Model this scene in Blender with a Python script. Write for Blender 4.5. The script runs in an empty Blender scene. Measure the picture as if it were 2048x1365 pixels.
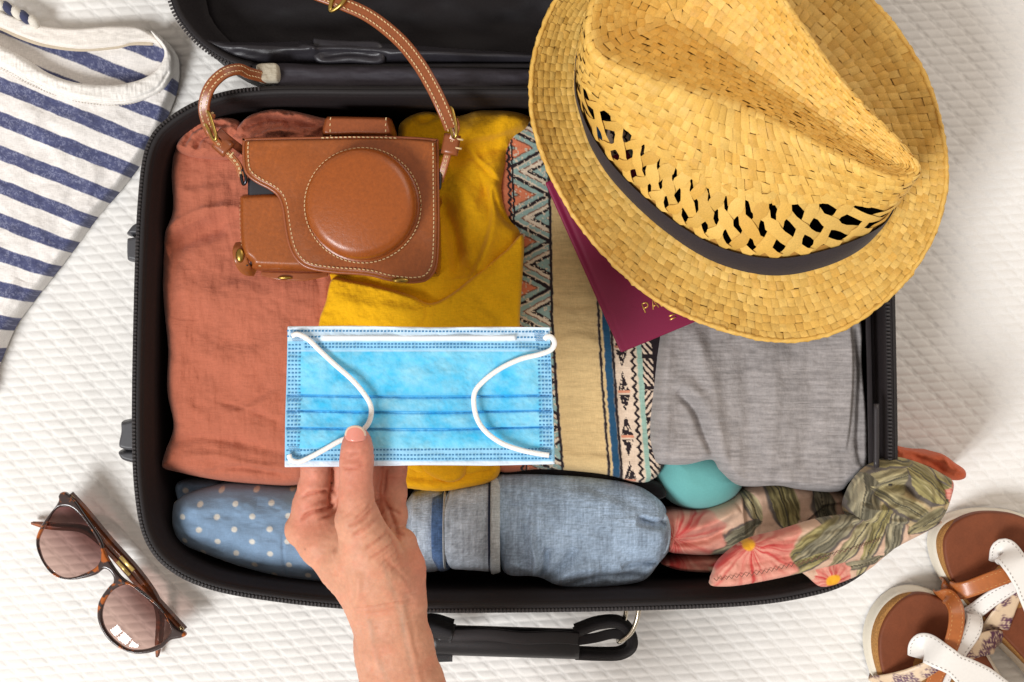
import bpy, math
import numpy as np

# ------------------------------------------------------------------ camera, world, lights
scene = bpy.context.scene
C = scene.collection
CZ = 1.12                       # camera height above the bed, looking straight down
KPX = 0.746 / 2048.0            # metres per photo pixel at one metre distance

cam_d = bpy.data.cameras.new("camera")
cam_d.sensor_fit = 'HORIZONTAL'; cam_d.sensor_width = 36.0
cam_d.lens = 36.0 / 0.746
cam_d.clip_start = 0.01; cam_d.clip_end = 50.0
cam = bpy.data.objects.new("camera", cam_d); C.objects.link(cam)
cam.location = (0, 0, CZ); cam.rotation_euler = (0, 0, 0)
scene.camera = cam

world = bpy.data.worlds.new("World"); scene.world = world; world.use_nodes = True
bg = world.node_tree.nodes["Background"]
bg.inputs[0].default_value = (1.0, 0.88, 0.775, 1); bg.inputs[1].default_value = 0.50

def area(name, loc, target, size, size_y, power, color):
    d = bpy.data.lights.new(name, 'AREA'); d.shape = 'RECTANGLE'
    d.size = size; d.size_y = size_y; d.energy = power; d.color = color
    o = bpy.data.objects.new(name, d); C.objects.link(o)
    o.location = loc
    v = np.array(target, float) - np.array(loc, float)
    from mathutils import Vector
    o.rotation_euler = Vector(v).to_track_quat('-Z', 'Y').to_euler()
    return o
for wx, wy, ww in ((-1.45, -2.05, 0.26), (-1.75, -1.75, 0.34), (-2.05, -1.45, 0.26)):      # three panes of one window
    area("window_light", (wx, wy, 2.75), (0.0, 0.0, 0.05), ww, 1.2, 146.0 * ww, (0.98, 0.99, 1.0))
area("second_window_light", (1.5, 1.4, 1.5), (-0.05, 0.0, 0.05), 1.5, 1.5, 17.0, (1.0, 0.90, 0.80))

scene.view_settings.view_transform = 'Standard'
scene.view_settings.look = 'None'
scene.view_settings.exposure = 0.0
scene.view_settings.gamma = 1.0
scene.view_settings.use_curve_mapping = False

# ------------------------------------------------------------------ small maths helpers
rng = np.random.default_rng(7)
def lin(r, g, b):
    c = np.array([r, g, b], float) / 255.0
    return np.where(c <= 0.04045, c / 12.92, ((c + 0.055) / 1.055) ** 2.4)
def P3(px, py, z):
    px = np.asarray(px, float); py = np.asarray(py, float); z = np.asarray(z, float) + 0 * px
    s = KPX * (CZ - z)
    return np.stack([(px - 1024) * s, (682.5 - py) * s, z], -1)
def mpp(z): return KPX * (CZ - z)
def sstep(a, b, x):
    t = np.clip((x - a) / (b - a), 0, 1); return t * t * (3 - 2 * t)
def mix(a, b, t):
    t = np.asarray(t)[..., None]; return a * (1 - t) + b * t

def _hash(ix, iy, seed):
    n = (ix.astype(np.int64) * 374761393 + iy.astype(np.int64) * 668265263 + seed * 1442695041) & 0xffffffff
    n = ((n ^ (n >> 13)) * 1274126177) & 0xffffffff
    return ((n ^ (n >> 16)) & 0xffff) / 65535.0
def vnoise(x, y, seed=0):
    ix = np.floor(x); iy = np.floor(y); fx = x - ix; fy = y - iy
    fx = fx * fx * fx * (fx * (fx * 6 - 15) + 10); fy = fy * fy * fy * (fy * (fy * 6 - 15) + 10)
    a = _hash(ix, iy, seed); b = _hash(ix + 1, iy, seed); c = _hash(ix, iy + 1, seed); d = _hash(ix + 1, iy + 1, seed)
    return (a * (1 - fx) + b * fx) * (1 - fy) + (c * (1 - fx) + d * fx) * fy
def fbm(x, y, seed=0, octv=3):
    s = 0; a = 1; t = 0
    for k in range(octv):
        s = s + a * (vnoise(x * 2 ** k, y * 2 ** k, seed + k * 17) - 0.5); t += a; a *= 0.5
    return s / t * 2

def spline(pts, n=8, closed=True):
    p = np.asarray(pts, float); m = len(p); out = []
    if closed: idx = lambda i: p[i % m]; rngi = range(m)
    else:
        idx = lambda i: p[i] if 0 <= i < m else (2 * p[0] - p[1] if i < 0 else 2 * p[-1] - p[-2]); rngi = range(m - 1)
    t = np.linspace(0, 1, n, endpoint=False)[:, None]
    for i in rngi:
        a, b, c, d = idx(i - 1), idx(i), idx(i + 1), idx(i + 2)
        out.append(0.5 * (2 * b + (c - a) * t + (2 * a - 5 * b + 4 * c - d) * t ** 2 + (3 * b - a - 3 * c + d) * t ** 3))
    r = np.concatenate(out)
    if not closed: r = np.vstack([r, p[-1]])
    return r
def resample(p, step=None, n=None, closed=False):
    q = np.vstack([p, p[:1]]) if closed else np.asarray(p, float)
    d = np.r_[0, np.cumsum(np.linalg.norm(np.diff(q, axis=0), axis=1))]
    if n is None: n = max(2, int(round(d[-1] / step)))
    s = np.linspace(0, d[-1], n, endpoint=not closed)
    return np.stack([np.interp(s, d, q[:, k]) for k in range(q.shape[1])], -1)
def poly_sdf(X, Y, poly):
    d2 = np.full(X.shape, 1e18); ins = np.zeros(X.shape, bool)
    n = len(poly)
    for i in range(n):
        ax, ay = poly[i]; bx, by = poly[(i + 1) % n]
        ex, ey = bx - ax, by - ay; L = ex * ex + ey * ey
        if L < 1e-12: continue
        t = np.clip(((X - ax) * ex + (Y - ay) * ey) / L, 0, 1)
        np.minimum(d2, (X - ax - t * ex) ** 2 + (Y - ay - t * ey) ** 2, out=d2)
        if ay != by:
            ins ^= ((ay > Y) != (by > Y)) & (X < (bx - ax) * (Y - ay) / (by - ay) + ax)
    d = np.sqrt(d2)
    return np.where(ins, d, -d)
def line_dist(X, Y, pts):
    """distance, signed side, position 0..1 along an open polyline"""
    pts = np.asarray(pts, float)
    seg = np.linalg.norm(np.diff(pts, axis=0), axis=1); cum = np.r_[0, np.cumsum(seg)]; tot = cum[-1]
    best = np.full(X.shape, 1e18); side = np.zeros(X.shape); pos = np.zeros(X.shape)
    for i in range(len(pts) - 1):
        ax, ay = pts[i]; ex, ey = pts[i + 1] - pts[i]; L = ex * ex + ey * ey + 1e-12
        tr = ((X - ax) * ex + (Y - ay) * ey) / L; t = np.clip(tr, 0, 1)
        d = (X - ax - t * ex) ** 2 + (Y - ay - t * ey) ** 2
        m = d < best
        best = np.where(m, d, best); side = np.where(m, np.sign(ex * (Y - ay) - ey * (X - ax)), side)
        pos = np.where(m, (cum[i] + t * seg[i]) / tot, pos)
    return np.sqrt(best), side, pos
def fold_height(X, Y, folds):
    """folds: ('r'|'s', points_px, width_px, height_m[, reach_px]); r = ridge/crease, s = step (right-hand side of the path high)"""
    h = np.zeros(X.shape)
    for f in folds:
        kind, pts, w, a = f[:4]
        P = spline(pts, 6, False) if len(pts) > 2 else np.asarray(pts, float)
        d, s, pos = line_dist(X, Y, P)
        taper = np.clip(np.minimum(pos, 1 - pos) * 5, 0, 1) if len(f) < 6 else 1.0
        taper = np.sqrt(taper)
        if kind == 'r': h += a * np.exp(-(d / w) ** 2) * taper
        else:
            reach = f[4] if len(f) > 4 else 60
            sd = d * s
            h += a * sstep(-w, w, sd) * np.exp(-np.clip(sd, 0, None) / reach) * taper
    return h

# ------------------------------------------------------------------ mesh helpers
def mesh_obj(name, verts, faces, mat, col=(0.5, 0.5, 0.5), parent=None, smooth=True, link=True):
    """verts (N,3); faces: list of int arrays (n,3) / (n,4)"""
    verts = np.asarray(verts, np.float32).reshape(-1, 3)
    me = bpy.data.meshes.new(name)
    loops = np.concatenate([np.asarray(f).reshape(-1) for f in faces if len(f)]).astype(np.int32)
    tot = np.concatenate([np.full(len(f), np.asarray(f).shape[1]) for f in faces if len(f)]).astype(np.int32)
    start = np.r_[0, np.cumsum(tot)[:-1]].astype(np.int32)
    me.vertices.add(len(verts)); me.vertices.foreach_set("co", verts.reshape(-1))
    me.loops.add(len(loops)); me.loops.foreach_set("vertex_index", loops)
    me.polygons.add(len(tot)); me.polygons.foreach_set("loop_start", start); me.polygons.foreach_set("loop_total", tot)
    me.polygons.foreach_set("use_smooth", np.full(len(tot), bool(smooth)))
    c = np.asarray(col, np.float32)
    if c.ndim == 1: c = np.tile(c[:3], (len(verts), 1))
    at = me.color_attributes.new("Col", 'FLOAT_COLOR', 'POINT')
    at.data.foreach_set("color", np.c_[c[:, :3], np.ones(len(verts))].astype(np.float32).reshape(-1))
    me.update(calc_edges=True); me.validate()
    if mat: me.materials.append(mat)
    o = bpy.data.objects.new(name, me)
    if link: C.objects.link(o)
    if parent: o.parent = parent
    return o

def thing(name, label, cat, loc=(0, 0, 0), group=None):
    o = bpy.data.objects.new(name, None); C.objects.link(o); o.empty_display_size = 0.02
    o["label"] = label; o["category"] = cat
    if group: o["group"] = group
    return o
def tag(o, label=None, cat=None, group=None, kind=None):
    if label: o["label"] = label
    if cat: o["category"] = cat
    if group: o["group"] = group
    if kind: o["kind"] = kind
    return o

def cloth(name, outline, zn, z_edge, H, R, mat, col, folds=(), noise=None, rpx=3.0, parent=None, holes=(), z_low=None,
          n=6, power=2.0, zfun=None, sharp=False, edge_jit=0.0, cyl=None):
    """A sheet / cushion of cloth, leather or card with the given outline (photo pixels at height zn), rounded over R pixels
    at its edge, rising H metres above z_edge, with modelled folds; z_low = where its side ends."""
    poly = np.asarray(outline, float) if sharp else spline(outline, n)
    if H >= 0.012 and z_low is not None: zn = z_edge + 0.35 * H if not cyl else z_edge + 0.4 * H      # the outline is seen low on a thick bundle
    if edge_jit:
        cc = np.arange(len(poly)); poly = poly + edge_jit * np.stack([fbm(cc * 0.31, cc * 0 + 3.3, 5), fbm(cc * 0.31, cc * 0 + 9.1, 6)], -1)
    x0, y0 = poly.min(0) - 2 * rpx; x1, y1 = poly.max(0) + 2 * rpx
    gx = np.arange(x0, x1 + rpx, rpx); gy = np.arange(y0, y1 + rpx, rpx)
    X, Y = np.meshgrid(gx, gy)
    d = poly_sdf(X, Y, poly)
    for hpts in holes: d = np.minimum(d, -poly_sdf(X, Y, spline(hpts, n)))
    ins = d > 0
    cell = ins[:-1, :-1] | ins[1:, :-1] | ins[:-1, 1:] | ins[1:, 1:]
    gyv, gxv = np.gradient(d, rpx)
    gl = np.sqrt(gxv ** 2 + gyv ** 2) + 1e-6
    out = ~ins
    X = np.where(out, X - gxv / gl * d, X); Y = np.where(out, Y - gyv / gl * d, Y)
    d = np.where(out, 0, d)
    u = np.clip(d / R, 0, 1)
    Z = z_edge + H * (1 - (1 - u) ** power) ** (1.0 / power)
    if cyl:                                        # a roll lying along the picture's x direction; cyl = rounding of its two ends
        has = (d > 0).any(0); xs_ = gx[has]
        lo_ = np.array([gy[np.nonzero(d[:, i_] > 0)[0][0]] for i_ in np.nonzero(has)[0]]); hi_ = np.array([gy[np.nonzero(d[:, i_] > 0)[0][-1]] for i_ in np.nonzero(has)[0]])
        kw_ = max(3, int(24 / rpx)); ker = np.ones(kw_) / kw_
        sm_ = lambda a_: np.convolve(np.pad(a_, (kw_ // 2, kw_ - 1 - kw_ // 2), mode='edge'), ker, mode='valid')
        lo_, hi_ = sm_(lo_.astype(float)), sm_(hi_.astype(float))
        yc_ = np.interp(X, xs_, (lo_ + hi_) / 2); hf_ = np.interp(X, xs_, (hi_ - lo_) / 2 + rpx)
        tt_y = np.clip(np.abs(Y - yc_) / hf_, 0, 1)
        Z = z_edge + H * np.sqrt(np.clip(1 - tt_y ** 2.2, 0, 1))
        ex0 = np.clip((X - xs_[0]) / max(cyl[0], 1e-3), 0, 1); ex1 = np.clip((xs_[-1] - X) / max(cyl[1], 1e-3), 0, 1)
        Z = z_edge + (Z - z_edge) * np.sqrt(1 - (1 - ex0) ** 2) * np.sqrt(1 - (1 - ex1) ** 2)
    fade = sstep(0, 1, d / max(R * 0.6, 4.0))
    if len(folds): Z = Z + fold_height(X, Y, folds) * np.clip(d / 5, 0, 1)
    if noise:
        for (amp, sx, sy, seed) in noise: Z = Z + amp * fbm(X / sx, Y / sy, seed, 3) * fade
    if zfun is not None: Z = Z + zfun(X, Y)
    ny, nx = X.shape
    I = np.arange(nx * ny).reshape(ny, nx)
    jj, ii = np.nonzero(cell)
    q = np.stack([I[jj, ii], I[jj + 1, ii], I[jj + 1, ii + 1], I[jj, ii + 1]], -1)
    used, inv = np.unique(q.reshape(-1), return_inverse=True)
    q = inv.reshape(-1, 4)
    Xf, Yf, Zf, df = X.reshape(-1)[used], Y.reshape(-1)[used], Z.reshape(-1)[used], d.reshape(-1)[used]
    s = mpp(zn)
    V = np.stack([(Xf - 1024) * s, (682.5 - Yf) * s, Zf], -1)
    cc = col(Xf, Yf, df) if callable(col) else np.tile(np.asarray(col, float), (len(Xf), 1))
    # skirt
    e = np.concatenate([q[:, [0, 1]], q[:, [1, 2]], q[:, [2, 3]], q[:, [3, 0]]])
    es = np.sort(e, 1); key = es[:, 0].astype(np.int64) * (len(V) + 1) + es[:, 1]
    _, first, cnt = np.unique(key, return_index=True, return_counts=True)
    be = e[first[cnt == 1]]
    faces = [q]
    if z_low is not None and len(be):
        bv, binv = np.unique(be.reshape(-1), return_inverse=True); binv = binv.reshape(-1, 2)
        L = V[bv].copy(); L[:, 2] = np.minimum(z_low, L[:, 2] - 1e-5)
        base = len(V); V = np.vstack([V, L]); cc = np.vstack([cc, cc[bv]])
        faces.append(np.stack([be[:, 1], be[:, 0], base + binv[:, 0], base + binv[:, 1]], -1))
    return mesh_obj(name, V, faces, mat, cc, parent)

def loft(name, rows, mat, col=(0.5, 0.5, 0.5), parent=None, closed=True, flip=False, smooth=True):
    G = np.asarray(rows, float); nr, nc = G.shape[:2]
    I = np.arange(nr * nc).reshape(nr, nc)
    if closed: I = np.concatenate([I, I[:, :1]], 1)
    q = np.stack([I[:-1, :-1], I[:-1, 1:], I[1:, 1:], I[1:, :-1]], -1).reshape(-1, 4)
    if flip: q = q[:, ::-1]
    return mesh_obj(name, G.reshape(-1, 3), [q], mat, col, parent, smooth)

def sweep_geo(path, prof, up=(0, 0, 1), closed=False, wscale=None, caps=True):
    p = np.asarray(path, float); n = len(p)
    t = (np.roll(p, -1, 0) - np.roll(p, 1, 0)) if closed else np.gradient(p, axis=0)
    t /= np.linalg.norm(t, axis=1)[:, None] + 1e-12
    up = np.asarray(up, float); up = np.tile(up, (n, 1)) if up.ndim == 1 else up
    side = np.cross(t, up); side /= np.linalg.norm(side, axis=1)[:, None] + 1e-12
    u2 = np.cross(side, t)
    prof = np.asarray(prof, float); m = len(prof)
    ws = np.ones(n) if wscale is None else np.asarray(wscale, float)
    V = p[:, None, :] + ws[:, None, None] * (prof[None, :, 0, None] * side[:, None, :] + prof[None, :, 1, None] * u2[:, None, :])
    I = np.arange(n * m).reshape(n, m)
    I2 = np.concatenate([I, I[:, :1]], 1)
    if closed: I2 = np.concatenate([I2, I2[:1]], 0)
    q = np.stack([I2[:-1, :-1], I2[:-1, 1:], I2[1:, 1:], I2[1:, :-1]], -1).reshape(-1, 4)
    V = V.reshape(-1, 3); tri = np.zeros((0, 3), int)
    if caps and not closed:
        c0 = len(V); V = np.vstack([V, p[:1], p[-1:]])
        k = np.arange(m); k2 = (k + 1) % m
        tri = np.concatenate([np.stack([k, k2, np.full(m, c0)], -1)[:, ::-1], np.stack([I[-1, k], I[-1, k2], np.full(m, c0 + 1)], -1)])
    return V, q, tri
def sweep(name, path, prof, mat, col=(0.5, 0.5, 0.5), parent=None, **k):
    V, q, tri = sweep_geo(path, prof, **k)
    return mesh_obj(name, V, [q, tri], mat, col, parent)
def circ(r, m=10, ry=None):
    a = np.linspace(0, 2 * np.pi, m, endpoint=False)
    return np.stack([r * np.cos(a), (ry or r) * np.sin(a)], -1)
def flat(w, t, m=4):
    """rounded strap cross-section"""
    a = np.linspace(-np.pi / 2, np.pi / 2, m)
    r = np.stack([w / 2 - t / 2 + t / 2 * np.cos(a), t / 2 * np.sin(a)], -1)
    return np.vstack([r, -r])
BOXV = np.array([[x, y, z] for z in (-1, 1) for y in (-1, 1) for x in (-1, 1)], float) * 0.5
BOXQ = np.array([[0, 2, 3, 1], [4, 5, 7, 6], [0, 1, 5, 4], [2, 6, 7, 3], [0, 4, 6, 2], [1, 3, 7, 5]])
def boxes(name, cen, xd, yd, zd, sx, sy, sz, mat, col, parent=None, taper=0.8):
    cen = np.asarray(cen, float); n = len(cen)
    bv = BOXV.copy(); bv[4:, :2] *= taper
    f = lambda a: np.broadcast_to(np.asarray(a, float), (n, 3))
    g = lambda a: np.broadcast_to(np.asarray(a, float), (n,))
    V = cen[:, None] + bv[None, :, 0, None] * (f(xd) * g(sx)[:, None])[:, None] + bv[None, :, 1, None] * (f(yd) * g(sy)[:, None])[:, None] \
        + bv[None, :, 2, None] * (f(zd) * g(sz)[:, None])[:, None]
    Q = (BOXQ[None] + 8 * np.arange(n)[:, None, None]).reshape(-1, 4)
    return mesh_obj(name, V.reshape(-1, 3), [Q], mat, col, parent, smooth=False)
def stitches(name, path, mat, col, parent, pitch=0.0031, length=0.0022, w=0.00085, lift=0.0004):
    """sewing thread: one short raised bead for each stitch along a 3-D path"""
    p = resample(path, pitch); t = np.gradient(p, axis=0); t /= np.linalg.norm(t, axis=1)[:, None]
    up = np.array([0, 0, 1.0]); s = np.cross(t, up); s /= np.linalg.norm(s, axis=1)[:, None] + 1e-9
    t2 = t + 0.12 * s; t2 /= np.linalg.norm(t2, axis=1)[:, None]; s2 = np.cross(t2, up)
    u2 = np.cross(s2, t2)
    return tag(boxes(name, p + lift * up, t2, s2, u2, length, w, w, mat, col, parent, 0.7), kind="stuff")

# ------------------------------------------------------------------ materials
def nt(name):
    m = bpy.data.materials.new(name); m.use_nodes = True
    t = m.node_tree; b = t.nodes["Principled BSDF"]
    return m, t, b
def node(t, kind, **kw):
    n = t.nodes.new(kind)
    for k, v in kw.items(): setattr(n, k, v)
    return n
def colour_noise(t, b, amt, scale, stretch=(1, 1, 1), rot=0.0, detail=4):
    at = node(t, 'ShaderNodeAttribute', attribute_name="Col")
    tc = node(t, 'ShaderNodeTexCoord'); mp = node(t, 'ShaderNodeMapping')
    mp.inputs['Scale'].default_value = [scale * s for s in stretch]; mp.inputs['Rotation'].default_value[2] = rot
    t.links.new(tc.outputs['Object'], mp.inputs['Vector'])
    nz = node(t, 'ShaderNodeTexNoise'); nz.inputs['Scale'].default_value = 1.0; nz.inputs['Detail'].default_value = detail
    nz.inputs['Roughness'].default_value = 0.65
    t.links.new(mp.outputs[0], nz.inputs['Vector'])
    mr = node(t, 'ShaderNodeMapRange'); mr.inputs[1].default_value = 0.25; mr.inputs[2].default_value = 0.75
    mr.inputs[3].default_value = 1 - amt; mr.inputs[4].default_value = 1 + amt
    t.links.new(nz.outputs['Fac'], mr.inputs[0])
    mul = node(t, 'ShaderNodeVectorMath', operation='MULTIPLY')
    t.links.new(at.outputs['Color'], mul.inputs[0]); t.links.new(mr.outputs[0], mul.inputs[1])
    t.links.new(mul.outputs[0], b.inputs['Base Color'])
    return nz, mp, tc, mul
def bump(t, b, h, strength, dist):
    bp = node(t, 'ShaderNodeBump'); bp.inputs['Strength'].default_value = strength; bp.inputs['Distance'].default_value = dist
    t.links.new(h, bp.inputs['Height']); t.links.new(bp.outputs[0], b.inputs['Normal']); return bp
def fabric(name, amt=0.12, thread=900, rot=0.0, stren=0.5, dist=0.0006, rough=0.9, sheen=0.25, aniso=5.0, big=60):
    """woven cloth: two crossed sets of stretched slub noise for colour and relief"""
    m, t, b = nt(name)
    nz, mp, tc, mul = colour_noise(t, b, amt, thread, (1, 1 / aniso, 1), rot)
    mp2 = node(t, 'ShaderNodeMapping'); mp2.inputs['Scale'].default_value = (thread / aniso, thread, thread); mp2.inputs['Rotation'].default_value[2] = rot
    t.links.new(tc.outputs['Object'], mp2.inputs['Vector'])
    n2 = node(t, 'ShaderNodeTexNoise'); n2.inputs['Scale'].default_value = 1.0; n2.inputs['Detail'].default_value = 3
    t.links.new(mp2.outputs[0], n2.inputs['Vector'])
    mr = node(t, 'ShaderNodeMapRange'); mr.inputs[1].default_value = 0.25; mr.inputs[2].default_value = 0.75
    mr.inputs[3].default_value = 1 - amt; mr.inputs[4].default_value = 1 + amt
    t.links.new(n2.outputs['Fac'], mr.inputs[0])
    mu2 = node(t, 'ShaderNodeVectorMath', operation='MULTIPLY')
    t.links.new(mul.outputs[0], mu2.inputs[0]); t.links.new(mr.outputs[0], mu2.inputs[1])
    n3 = node(t, 'ShaderNodeTexNoise'); n3.inputs['Scale'].default_value = big; n3.inputs['Detail'].default_value = 3
    t.links.new(tc.outputs['Object'], n3.inputs['Vector'])
    mr3 = node(t, 'ShaderNodeMapRange'); mr3.inputs[1].default_value = 0.3; mr3.inputs[2].default_value = 0.7
    mr3.inputs[3].default_value = 1 - amt * 0.5; mr3.inputs[4].default_value = 1 + amt * 0.5
    t.links.new(n3.outputs['Fac'], mr3.inputs[0])
    mu3 = node(t, 'ShaderNodeVectorMath', operation='MULTIPLY')
    t.links.new(mu2.outputs[0], mu3.inputs[0]); t.links.new(mr3.outputs[0], mu3.inputs[1])
    t.links.new(mu3.outputs[0], b.inputs['Base Color'])
    ad = node(t, 'ShaderNodeMath', operation='ADD')
    t.links.new(nz.outputs['Fac'], ad.inputs[0]); t.links.new(n2.outputs['Fac'], ad.inputs[1])
    bump(t, b, ad.outputs[0], stren, dist)
    b.inputs['Roughness'].default_value = rough
    b.inputs['Sheen Weight'].default_value = sheen; b.inputs['Sheen Roughness'].default_value = 0.5
    b.inputs['Specular IOR Level'].default_value = 0.2
    return m
def simple(name, rough=0.5, metal=0.0, amt=0.05, scale=300, bstr=0.15, bdist=0.0005, coat=0.0, spec=0.5, sss=0.0):
    m, t, b = nt(name)
    nz, *_ = colour_noise(t, b, amt, scale)
    if bstr: bump(t, b, nz.outputs['Fac'], bstr, bdist)
    b.inputs['Roughness'].default_value = rough; b.inputs['Metallic'].default_value = metal
    b.inputs['Coat Weight'].default_value = coat; b.inputs['Coat Roughness'].default_value = 0.15
    b.inputs['Specular IOR Level'].default_value = spec
    if sss:
        b.inputs['Subsurface Weight'].default_value = sss; b.inputs['Subsurface Radius'].default_value = (1.0, 0.35, 0.2)
        b.inputs['Subsurface Scale'].default_value = 0.004
    return m

M = {}
M['bed'] = fabric('white_matelasse', 0.03, 1500, 0, 0.25, 0.0003, 0.95, 0.1)
M['linen'] = fabric('crinkled_linen', 0.07, 900, 0.05, 0.5, 0.0007, 0.95, 0.15)
M['mustard'] = fabric('mustard_weave', 0.08, 1100, 0.3, 0.5, 0.0006, 0.9, 0.1)
M['jersey'] = fabric('striped_jersey', 0.10, 1300, 0.4, 0.5, 0.0005, 0.95, 0.15)
M['denim'] = fabric('light_denim', 0.24, 900, 0.65, 0.8, 0.0007, 0.95, 0.15, 7.0)
M['chambray'] = fabric('blue_chambray', 0.09, 1300, 0.7, 0.4, 0.0005, 0.95, 0.15, 6.0)
M['print'] = fabric('printed_textile', 0.09, 1000, 0.05, 0.5, 0.0006, 0.95, 0.1)
M['knit'] = fabric('grey_melange_knit', 0.10, 900, 0.04, 0.5, 0.0006, 0.95, 0.2, 3.0)
M['smooth'] = fabric('smooth_microfibre', 0.04, 1500, 0, 0.25, 0.0003, 0.8, 0.15)
M['swim'] = fabric('printed_swim_cloth', 0.05, 1300, 0.4, 0.25, 0.0003, 0.7, 0.1)
M['ribbon'] = fabric('grosgrain_ribbon', 0.10, 1200, 0, 0.5, 0.0004, 0.85, 0.1)
M['nonwoven'] = fabric('nonwoven_paper_cloth', 0.03, 1400, 0, 0.3, 0.0003, 0.9, 0.1, 1.5)
M['lining'] = simple('black_nylon_lining', 0.6, 0, 0.15, 500, 0.25, 0.0006, 0, 0.22)
M['satin'] = simple('black_satin_lining', 0.38, 0, 0.15, 500, 0.2, 0.0006, 0, 0.38)
M['shell'] = simple('black_polyester_shell', 0.7, 0, 0.2, 900, 0.4, 0.0006, 0, 0.3)
M['plastic'] = simple('grey_plastic', 0.45, 0, 0.06, 300, 0.1, 0.0003)
M['zip'] = simple('black_zip_teeth', 0.3, 0, 0.05, 300, 0, 0)
M['leather'] = simple('tan_leather', 0.36, 0, 0.16, 420, 0.38, 0.0005, 0.22, 0.45)
M['strapleather'] = simple('strap_leather', 0.32, 0, 0.12, 300, 0.2, 0.0004, 0.15, 0.5)
M['thread'] = simple('thread', 0.8, 0, 0.08, 800, 0, 0)
M['brass'] = simple('aged_brass', 0.32, 1.0, 0.12, 400, 0.1, 0.0003)
M['steel'] = simple('steel', 0.25, 1.0, 0.08, 400, 0, 0)
M['straw'] = simple('raffia_straw', 0.55, 0, 0.14, 900, 0.35, 0.0006, 0.0, 0.4)
M['passport'] = simple('passport_cover', 0.5, 0, 0.05, 1200, 0.45, 0.0003, 0, 0.4)
M['gold'] = simple('gold_print', 0.35, 0.6, 0.1, 900, 0.1, 0.0002)
M['elastic'] = fabric('white_elastic', 0.07, 1300, 0.5, 0.7, 0.0005, 0.95, 0.3, 2.0)
M['skin'] = simple('skin', 0.56, 0, 0.07, 330, 0.10, 0.0004, 0, 0.32, 0.15)
_t = M['skin'].node_tree; _b = _t.nodes['Principled BSDF']
_vo = node(_t, 'ShaderNodeTexVoronoi'); _vo.feature = 'DISTANCE_TO_EDGE'; _vo.inputs['Scale'].default_value = 620
_tc = node(_t, 'ShaderNodeTexCoord'); _t.links.new(_tc.outputs['Object'], _vo.inputs['Vector'])
_nb = node(_t, 'ShaderNodeBump'); _nb.inputs['Strength'].default_value = 0.22; _nb.inputs['Distance'].default_value = 0.0004
_t.links.new(_vo.outputs['Distance'], _nb.inputs['Height'])
_old = _b.inputs['Normal'].links[0].from_node; _t.links.new(_nb.outputs[0], _old.inputs['Normal'])
M['nail'] = simple('fingernail', 0.25, 0, 0.03, 200, 0, 0, 0.2, 0.5, 0.1)
M['acetate'] = simple('tortoiseshell_acetate', 0.15, 0, 0.0, 300, 0, 0, 0.5, 0.5)
M['footbed'] = simple('footbed_leather', 0.6, 0, 0.10, 500, 0.35, 0.0005, 0, 0.3)
M['cork'] = simple('cork', 0.9, 0, 0.4, 700, 0.5, 0.0008, 0, 0.2)
M['rubber'] = simple('white_rubber', 0.6, 0, 0.04, 300, 0.1, 0.0003)
M['whiteleather'] = simple('white_leather', 0.4, 0, 0.03, 500, 0.2, 0.0003, 0, 0.45)
M['snake'] = simple('snakeskin', 0.4, 0, 0.06, 900, 0.3, 0.0005, 0, 0.5)
# sunglass lens: tinted see-through with a mirror coat
m, t, b = nt('tinted_lens'); M['lens'] = m
at = node(t, 'ShaderNodeAttribute', attribute_name="Col"); tr = node(t, 'ShaderNodeBsdfTransparent'); gl = node(t, 'ShaderNodeBsdfGlossy')
gl.inputs['Roughness'].default_value = 0.03; t.links.new(at.outputs['Color'], tr.inputs['Color'])
fr = node(t, 'ShaderNodeFresnel'); fr.inputs[0].default_value = 1.5
ms = node(t, 'ShaderNodeMixShader'); t.links.new(fr.outputs[0], ms.inputs[0]); t.links.new(tr.outputs[0], ms.inputs[1]); t.links.new(gl.outputs[0], ms.inputs[2])
t.links.new(ms.outputs[0], t.nodes['Material Output'].inputs['Surface'])

WHITE = lin(238, 234, 228); BLACK = lin(30, 27, 29)

# ------------------------------------------------------------------ bed cover
def axis(lo, hi, core0, core1, step):
    a = np.arange(core0, core1, step)
    g = core1 + np.cumsum(step * 1.35 ** np.arange(1, 40)); g = g[g < hi]
    l = core0 - np.cumsum(step * 1.35 ** np.arange(1, 40)); l = l[l > lo]
    return np.r_[lo, l[::-1], a, g, hi]
bx = axis(-1.3, 1.3, -0.45, 0.45, 0.00095); by = axis(-1.0, 1.0, -0.305, 0.305, 0.00095)
BX, BY = np.meshgrid(bx, by)
s0 = mpp(0.0)
wob = 0.10 * fbm(BX / 0.05, BY / 0.05, 3, 2)
qx = BX / s0 + wob * 18; qy = -BY / s0 + wob * 14
# lattice: v1 = (16,17) px along the diagonal ribs, v2 = (41,-3) px from rib to rib
det = 16 * (-3) - 17 * 41
tt_ = (qx * (-3) - qy * 41) / det; ss_ = (16 * qy - 17 * qx) / det
rib = np.abs(np.sin(np.pi * ss_))
ft = tt_ - np.floor(tt_)
puff = np.clip(1 - np.abs(2 * ft - 1) ** 2.6, 0, 1) * (0.65 + 0.35 * ft)
ampn = 0.75 + 0.5 * vnoise(BX / 0.012, BY / 0.012, 8)
core = (np.abs(BX) < 0.46) & (np.abs(BY) < 0.315)
BZ = 0.00115 * puff * sstep(0.10, 0.50, rib) * ampn + 0.00075 * (1 - sstep(0.0, 0.20, rib))
BZ = BZ * core + 0.0022 * fbm(BX / 0.13, BY / 0.13, 11, 3) - 0.0022 + 0.0008 * fbm(BX / 0.03 + BY / 0.05, BY / 0.12 - BX / 0.2, 12, 2)
V = np.stack([BX, BY, BZ], -1).reshape(-1, 3)
I = np.arange(BX.size).reshape(BX.shape)
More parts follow.
